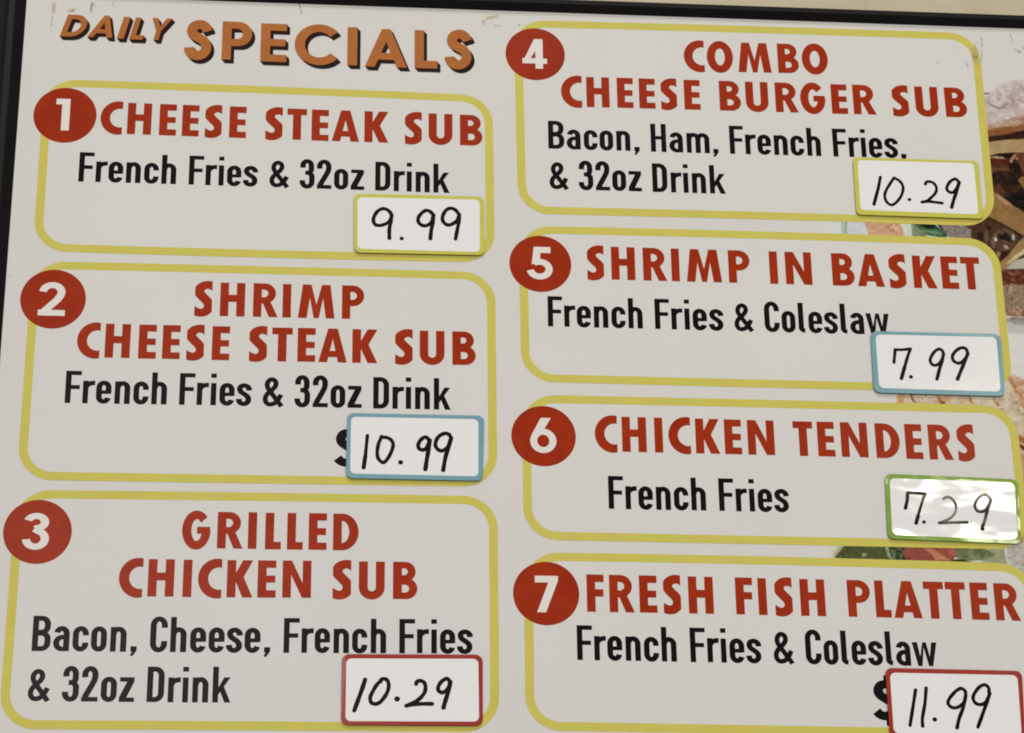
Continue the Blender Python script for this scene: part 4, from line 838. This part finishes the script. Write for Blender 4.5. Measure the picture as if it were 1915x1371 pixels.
def food_print():
    st = .55; xs = np.arange(556, 775, st); ys = np.arange(-38, 442, st)
    GX, GY = np.meshgrid(xs, ys); lin = np.empty(GX.shape + (3,))
    base = np.array([196., 191., 185.]); img = np.ones(GX.shape + (3,)) * base
    cover = np.zeros(GX.shape)
    wob = fbm(GX, GY, 2.2, 5) * .5; 
    for k, (c1, P, soft, amp, sc, c2) in enumerate(FOOD):
        x0, x1 = min(p[0] for p in P) - 6, max(p[0] for p in P) + 6; y0, y1 = min(p[1] for p in P) - 6, max(p[1] for p in P) + 6
        i0, i1 = np.searchsorted(xs, [x0, x1]); j0, j1 = np.searchsorted(ys, [y0, y1])
        if i1 <= i0 or j1 <= j0: continue
        sl = (slice(j0, j1), slice(i0, i1)); X, Y = GX[sl], GY[sl]
        sd = signed_dist(X, Y, P) + wob[sl] * min(1.2, soft * .45)
        sw = soft * .42
        a = np.clip(sd / sw * .5 + .5, 0, 1); a = a * a * (3 - 2 * a)
        n1 = fbm(X, Y, sc, 20 + k * 3); n2 = fbm(X, Y, sc * .45, 400 + k * 3)
        col = np.ones(X.shape + (3,)) * np.array(c1, float)
        if c2 is not None:
            w = np.clip(.45 + n1 * 1.1, 0, 1)[..., None]; col = col * (1 - w) + np.array(c2, float) * w
        col = col * (1 + amp * (n1 * .5 + n2 * .8))[..., None]
        img[sl] = img[sl] * (1 - a[..., None]) + np.clip(col, 4, 238) * a[..., None]
        cover[sl] = np.maximum(cover[sl], a)
    v = img / 255.; lin = np.where(v <= .04045, v / 12.92, ((v + .055) / 1.055) ** 2.4) / EXPO
    keep = cover > .01
    for bx in BOXES[3:]:
        wf, (xl, yt, xr, yb) = warp_for(bx)
        m_ = (GX > xl + 8) & (GX < xr - 10) & (GY > yt + 6) & (GY < yb - 6); keep &= ~m_
    ny, nx = GX.shape
    idx = np.full(GX.shape, -1); q = keep[:-1, :-1] | keep[1:, :-1] | keep[:-1, 1:] | keep[1:, 1:]
    used = np.zeros(GX.shape, bool); used[:-1, :-1] |= q; used[1:, :-1] |= q; used[:-1, 1:] |= q; used[1:, 1:] |= q
    idx[used] = np.arange(used.sum())
    V = np.stack([(GX[used] - X0) / 1000, np.full(used.sum(), -.06 / 1000), (Y0 - GY[used]) / 1000], -1) - np.array(board.location)
    jj, ii = np.nonzero(q)
    Fc = np.stack([idx[jj, ii], idx[jj + 1, ii], idx[jj + 1, ii + 1], idx[jj, ii + 1]], -1)
    me = bpy.data.meshes.new('food_photograph')
    me.vertices.add(len(V)); me.vertices.foreach_set('co', V.ravel())
    me.loops.add(Fc.size); me.loops.foreach_set('vertex_index', Fc.ravel())
    me.polygons.add(len(Fc)); me.polygons.foreach_set('loop_start', np.arange(0, Fc.size, 4)); me.polygons.foreach_set('loop_total', np.full(len(Fc), 4))
    me.update(calc_edges=True)
    ca = me.color_attributes.new('print', 'FLOAT_COLOR', 'POINT')
    ca.data.foreach_set('color', np.concatenate([lin[used], np.ones((used.sum(), 1))], 1).ravel())
    mt = bpy.data.materials.new('printed_food_picture'); mt.use_nodes = True
    n = mt.node_tree.nodes; b = n['Principled BSDF']; b.inputs['Roughness'].default_value = .42; b.inputs['Specular IOR Level'].default_value = .07
    at = n.new('ShaderNodeVertexColor'); at.layer_name = 'print'; mt.node_tree.links.new(at.outputs[0], b.inputs['Base Color'])
    me.materials.append(mt)
    o = bpy.data.objects.new('food_photograph', me); COL.objects.link(o); o.parent = board
    o['label'] = 'printed photograph of a meat sandwich, salad and a toasted wrap behind the right hand panels'
food_print()

# ------------------------------------------------------------------ printed panels
HEADLINES = [[0], [1, 2], [3, 4], [5, 6], [7], [8], [9]]
BODYLINES = [[10], [11], [12, 13], [14, 15], [16], [17], [18]]
for i, bx in enumerate(BOXES):
    wf, (xl, yt, xr, yb) = warp_for(bx)
    R0, T0 = 24.0, 6.1
    out = [wf(*p) for p in rrect_pts(xl, yt, xr, yb, R0)]
    inn = [wf(*p) for p in rrect_pts(xl + T0, yt + T0, xr - T0, yb - T0, R0 - T0)]
    # same parameterisation on both outlines: rebuild the inner one from the outer points
    def inner(p):
        cx = min(max(p[0], xl + R0), xr - R0); cy = min(max(p[1], yt + R0), yb - R0)
        dx, dy = p[0] - cx, p[1] - cy; L = math.hypot(dx, dy)
        return (cx + dx / L * (L - T0), cy + dy / L * (L - T0))
    raw = rrect_pts(xl, yt, xr, yb, R0)
    out = [wf(*p) for p in raw]; inn = [wf(*inner(p)) for p in raw]
    mb = MB(); mb.poly([((a[0] + b[0]) / 2, (a[1] + b[1]) / 2) for a, b in zip(out, inn)], .14)
    panel = mb.build('menu_panel', M_PANEL, board)
    mb = MB(); N = len(out)
    for k in range(N): mb.quadp([out[k], out[(k + 1) % N], inn[(k + 1) % N], inn[k]], .20)
    mb.build('border', M_YEL, panel)
    g, dx0, dx1, dby, dh, cx, cy, rx, ry = DISCS[i]
    rr = (rx + ry) / 2
    mb = MB(); mb.poly([(cx + rr * math.cos(2 * math.pi * k / 72), cy + rr * math.sin(2 * math.pi * k / 72)) for k in range(72)], .26)
    mb.build('number_disc', M_RED_DISC, panel)
    mb = MB()
    allp = [p for pc in DIG[g] for part in pc[1:] for p in part]
    mnx, mxx = min(p[0] for p in allp), max(p[0] for p in allp); mny, mxy = min(p[1] for p in allp), max(p[1] for p in allp)
    ink(mb, DIG[g], lambda a, b: (dx0 + (a - mnx) / (mxx - mnx) * (dx1 - dx0), dby - (b - mny) / (mxy - mny) * dh), .32)
    mb.build('numeral', M_NUM, panel)
    mb = MB()
    for li in HEADLINES[i]:
        for w in WORDS[li][1]: set_word(mb, COND, w[0], *w[1:], .32, 26.2)
    mb.build('heading_lettering', M_RED, panel)
    mb = MB()
    for li in BODYLINES[i]:
        for w in WORDS[li][1]: set_word(mb, TEXT, w[0], *w[1:], .26, 24.0)
    mb.build('description_lettering', M_BLACK, panel)
    if i in (1, 6):        # the printed dollar sign, mostly under the price card
        dxs, dys = (217.4, 298.6) if i == 1 else (585.4, 475.3)
        hh = 27.2
        mb = MB()
        ds = [pen(catmull([(.52, .74), (.46, .86), (.33, .905), (.19, .87), (.13, .745), (.17, .63), (.30, .535), (.43, .44), (.485, .31), (.43, .165), (.29, .09), (.15, .12), (.05, .21)]), .125, .11), rect(.285, .98, .41, 1.14), rect(.285, -.16, .41, 0)]
        ink(mb, ds, lambda a, b: (dxs + a * hh, dys - b * hh), .26)
        mb.build('dollar_sign', M_BLACK, panel)

# ------------------------------------------------------------------ the title
for name, m_, h, offs in (('title_shadow', M_TSHADOW, .10, [(.40 * k + .35) for k in range(6)]), ('title_lettering', M_ORANGE, .70, [0])):
    mb = MB()
    for gi, (g, x0, x1, yb0, yb1, ch, sl) in enumerate(TITLE):
        small = gi < 5
        allp = [p for pc in WIDE[g][3] for part in pc[1:] for p in part]
        mnx, mxx = min(p[0] for p in allp), max(p[0] for p in allp)
        slant = {0: 5.2, 1: 4.6, 2: 4.4, 3: 4.4, 4: 4.2}.get(gi, 0.0)
        hgt = 18.9 if small else 32.7
        if g == 'S': mny, mxy = -.03, 1.03
        xa, xb = x0, x1
        if small:           # measured extents include the slope of the letters
            if g == 'D': xa, xb = x0, x1 + 0.4 - slant * .5
            if g == 'A': xa, xb = x0, x1
            if g == 'I': xa, xb = x0, x0 + 4.9
            if g == 'L': xa, xb = x0, x1
            if g == 'Y': xa, xb = x0 - slant, x1 - slant
        for oi, of in enumerate(offs):
            s_ = of * (1.0 if not small else .95)
            def fn(a, b):
                x = xa + (a - mnx) / (mxx - mnx) * (xb - xa) + slant * b + s_ * 1.02
                return (x, yb0 + (yb1 - yb0) * .5 - b * hgt + s_ * 1.25)
            ink(mb, WIDE[g][3], fn, h + .06 * oi)
    mb.build(name, m_, board)

# ------------------------------------------------------------------ scuffs, tape marks and specks on the sheet
TAPE = smudge_mat('old_tape_mark', alb(184, 168, 132), .6, 200, .34)
SCUFF = smudge_mat('grey_scuff', alb(116, 108, 100), .6, 420, .44)
CHIP = smudge_mat('worn_print', alb(196, 190, 160), .8, 400, .42)
def mark(path, w, m_, name, h=.5):
    path = catmull(path, 4) if len(path) > 2 else [path[0], ((path[0][0] + path[1][0]) / 2, (path[0][1] + path[1][1]) / 2), path[1]]
    me_v = []; fade = []; fs = []
    s = pen(path, w, w); A, B = s[1], s[2]; n = len(A)
    for i in range(n):
        e = min(i, n - 1 - i); e = 0.0 if e == 0 else 1.0
        c = ((A[i][0] + B[i][0]) / 2, (A[i][1] + B[i][1]) / 2)
        for p, fd in ((A[i], 0.0), (c, e), (B[i], 0.0)):
            me_v.append(tuple(W(p[0], p[1], h) - board.location)); fade.append(fd)
    for i in range(n - 1):
        a = i * 3; b = a + 3
        fs += [(a, a + 1, b + 1, b), (a + 1, a + 2, b + 2, b + 1)]
    me = bpy.data.meshes.new(name); me.from_pydata(me_v, [], fs); me.materials.append(m_)
    at = me.attributes.new('fade', 'FLOAT', 'POINT'); at.data.foreach_set('value', fade)
    o = bpy.data.objects.new(name, me); COL.objects.link(o); o.parent = board
for kind, w, pts in MARKS:
    mark(pts, w * (1.1 if kind == 'TAPE' else .7), {'TAPE': TAPE, 'SCUFF': SCUFF, 'CHIP': CHIP}[kind], {'TAPE': 'tape_mark', 'SCUFF': 'scuff', 'CHIP': 'worn_spot'}[kind])
for k in range(26):
    x = random.uniform(-10, 745); y = random.uniform(-66, 480)
    a = random.uniform(0, 6.28); L = random.uniform(.5, 1.6)
    mark([(x, y), (x + L * math.cos(a), y + L * math.sin(a))], random.uniform(.25, .5), SCUFF, 'speck')

# ------------------------------------------------------------------ the price cards
M_PEN_SHINY = wavy(M_PEN, 1.0, 24, 6.0, .0014, (.75, 1, 1.6), .16)
M_PEN_SHINY.node_tree.nodes['Principled BSDF'].inputs['Specular IOR Level'].default_value = .3
CARDINFO = [('yellow', 'yellow rimmed white price card reading 9.99, lower right in panel one', 21.0),
            ('blue', 'blue rimmed white price card reading 10.99 beside a dollar sign in panel two', 12.0),
            ('red', 'red rimmed white price card reading 10.29, lower right in panel three', 33.0),
            ('yellow', 'yellow rimmed white price card reading 10.29, lower right in panel four', 44.0),
            ('blue', 'blue rimmed white price card reading 7.99, in the shrimp in basket panel', 55.0),
            ('green', 'green rimmed white price card reading 7.29 with bright glare on its face', 6.0),
            ('red', 'red rimmed white price card reading 11.99 beside a half hidden dollar sign', 77.0)]
def round_quad(q, r, n=7):
    """the corners of a quad rounded off, listed clockwise from the top left"""
    out = []
    for i in range(4):
        p = Vector(q[i]); a = (Vector(q[i - 1]) - p).normalized(); b = (Vector(q[(i + 1) % 4]) - p).normalized()
        c = p + a * r + b * r
        for k in range(n + 1):
            t = math.radians(90 * k / n)
            out.append(tuple(c - b * r * math.cos(t) - a * r * math.sin(t)))
    return out
for i, (outer, inn, rad, strokes) in enumerate(CARDS):
    colour, label, seed = CARDINFO[i]
    cx = sum(p[0] for p in outer) / 4; cy = sum(p[1] for p in outer) / 4
    card = empty('price_card', W(cx, cy, .5))
    tag(card, label, 'price card', 'hand written price cards on the menu board')
    ro = round_quad(outer, rad[0]); ri = round_quad(inn, rad[1])
    c = Vector((cx, cy)); N = len(ro)
    shrink = lambda P, d: [tuple(Vector(p) + (c - Vector(p)).normalized() * d) for p in P]
    H0, H1 = .45, 2.35
    mb = MB()
    lo = ro; mid = ro; top = shrink(ro, .28); hole = shrink(ri, .2)
    rings = [(lo, H0), (mid, H1 - .16), (top, H1), (hole, H1 + .01)]
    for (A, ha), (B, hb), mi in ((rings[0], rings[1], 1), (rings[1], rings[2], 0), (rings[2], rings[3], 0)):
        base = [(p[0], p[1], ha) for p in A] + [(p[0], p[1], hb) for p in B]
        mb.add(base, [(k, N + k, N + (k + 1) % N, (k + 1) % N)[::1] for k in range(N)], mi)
    mb.add([(p[0], p[1], H0) for p in lo], [tuple(range(N))], 1)
    # rim tops at some corners tilted, shaped so that they catch a lamp glint
    for ci, (card_i, corner, rise) in enumerate(((4, 1, .13), (2, 0, -.26), (5, 1, .12))):
        if card_i == i:
            q = outer[corner]
            for vi in range(len(mb.v)):
                v = mb.v[vi]; vx, vy, vh = v.x * 1000 + X0, Y0 - v.z * 1000, -v.y * 1000
                if abs(vh - H1) < .004 and math.hypot(vx - q[0], vy - q[1]) < 11: mb.v[vi] = W(vx, vy, vh + rise)
    rim = mb.build('coloured_rim', [wavy(M_RIM[colour], 1.0 if i == 5 else .25, 40, seed + 3, .0012 if i == 5 else .0008, (1, 1, 1), .1 if i == 5 else None), M_EDGE_SHADE[colour]], card)
    bm = bmesh.new(); bm.from_mesh(rim.data); bmesh.ops.recalc_face_normals(bm, faces=bm.faces); bm.to_mesh(rim.data); bm.free()
    ws = {5: (1.0, 27, .0015), 6: (1.0, 26, .0014)}.get(i, (.30, 24, .0007))
    mb = MB(); mb.poly(shrink(ri, .15), H1 + .02)
    mb.build('writing_face', wavy(M_FACE, ws[0], ws[1], seed, ws[2], (.75, 1, 1.6), .085 if i in (5, 6) else None), card)
    mb = MB(); hh = H1 + .06
    for w, pts in strokes:
        hw = w / 2 * 1.26
        if len(pts) == 2 and math.hypot(pts[0][0] - pts[1][0], pts[0][1] - pts[1][1]) < 1.2:
            x, y = (pts[0][0] + pts[1][0]) / 2, (pts[0][1] + pts[1][1]) / 2
            mb.poly([(x + hw * 1.05 * math.cos(a), y + hw * math.sin(a)) for a in [2 * math.pi * k / 16 for k in range(16)]], hh); hh += .015; continue
        path = catmull(pts, 8) if len(pts) > 2 else [pts[0], pts[1]]
        path = dedupe(path)
        s = pen(path, hw, hw); A, B = list(s[1]), list(s[2]); n = len(A)
        ph = random.uniform(0, 9)
        for k in range(n):          # the marker line swells and thins a little
            f = 1 + .05 * math.sin(ph + k * .55) + random.uniform(-.02, .02)
            mx, my = path[k]; A[k] = (mx + (A[k][0] - mx) * f, my + (A[k][1] - my) * f); B[k] = (mx + (B[k][0] - mx) * f, my + (B[k][1] - my) * f)
        for k in range(n - 1): mb.quadp([A[k], A[k + 1], B[k + 1], B[k]], hh + .02 * k / n)
        for e, (qa, qb) in ((0, (A[0], B[0])), (n - 1, (B[-1], A[-1]))):
            m0 = Vector(path[e]); va = Vector(qa) - m0
            pts_ = []
            for k in range(9):
                t = math.pi * k / 8; ca, sa = math.cos(t), math.sin(t)
                pts_.append(tuple(m0 + Vector((va.x * ca - va.y * sa, va.x * sa + va.y * ca))))
            t2 = math.pi / 2; mid_ = m0 + Vector((-va.y, va.x))
            nb = Vector(path[1] if e == 0 else path[-2])
            if (mid_ - m0).dot(nb - m0) > 0:
                pts_ = []
                for k in range(9):
                    t = -math.pi * k / 8; ca, sa = math.cos(t), math.sin(t)
                    pts_.append(tuple(m0 + Vector((va.x * ca - va.y * sa, va.x * sa + va.y * ca))))
            mb.poly(pts_, hh + .022 + .003 * (e > 0))
        hh += .03
    mb.build('handwritten_price', M_PEN_SHINY if i in (5, 6) else M_PEN, card)
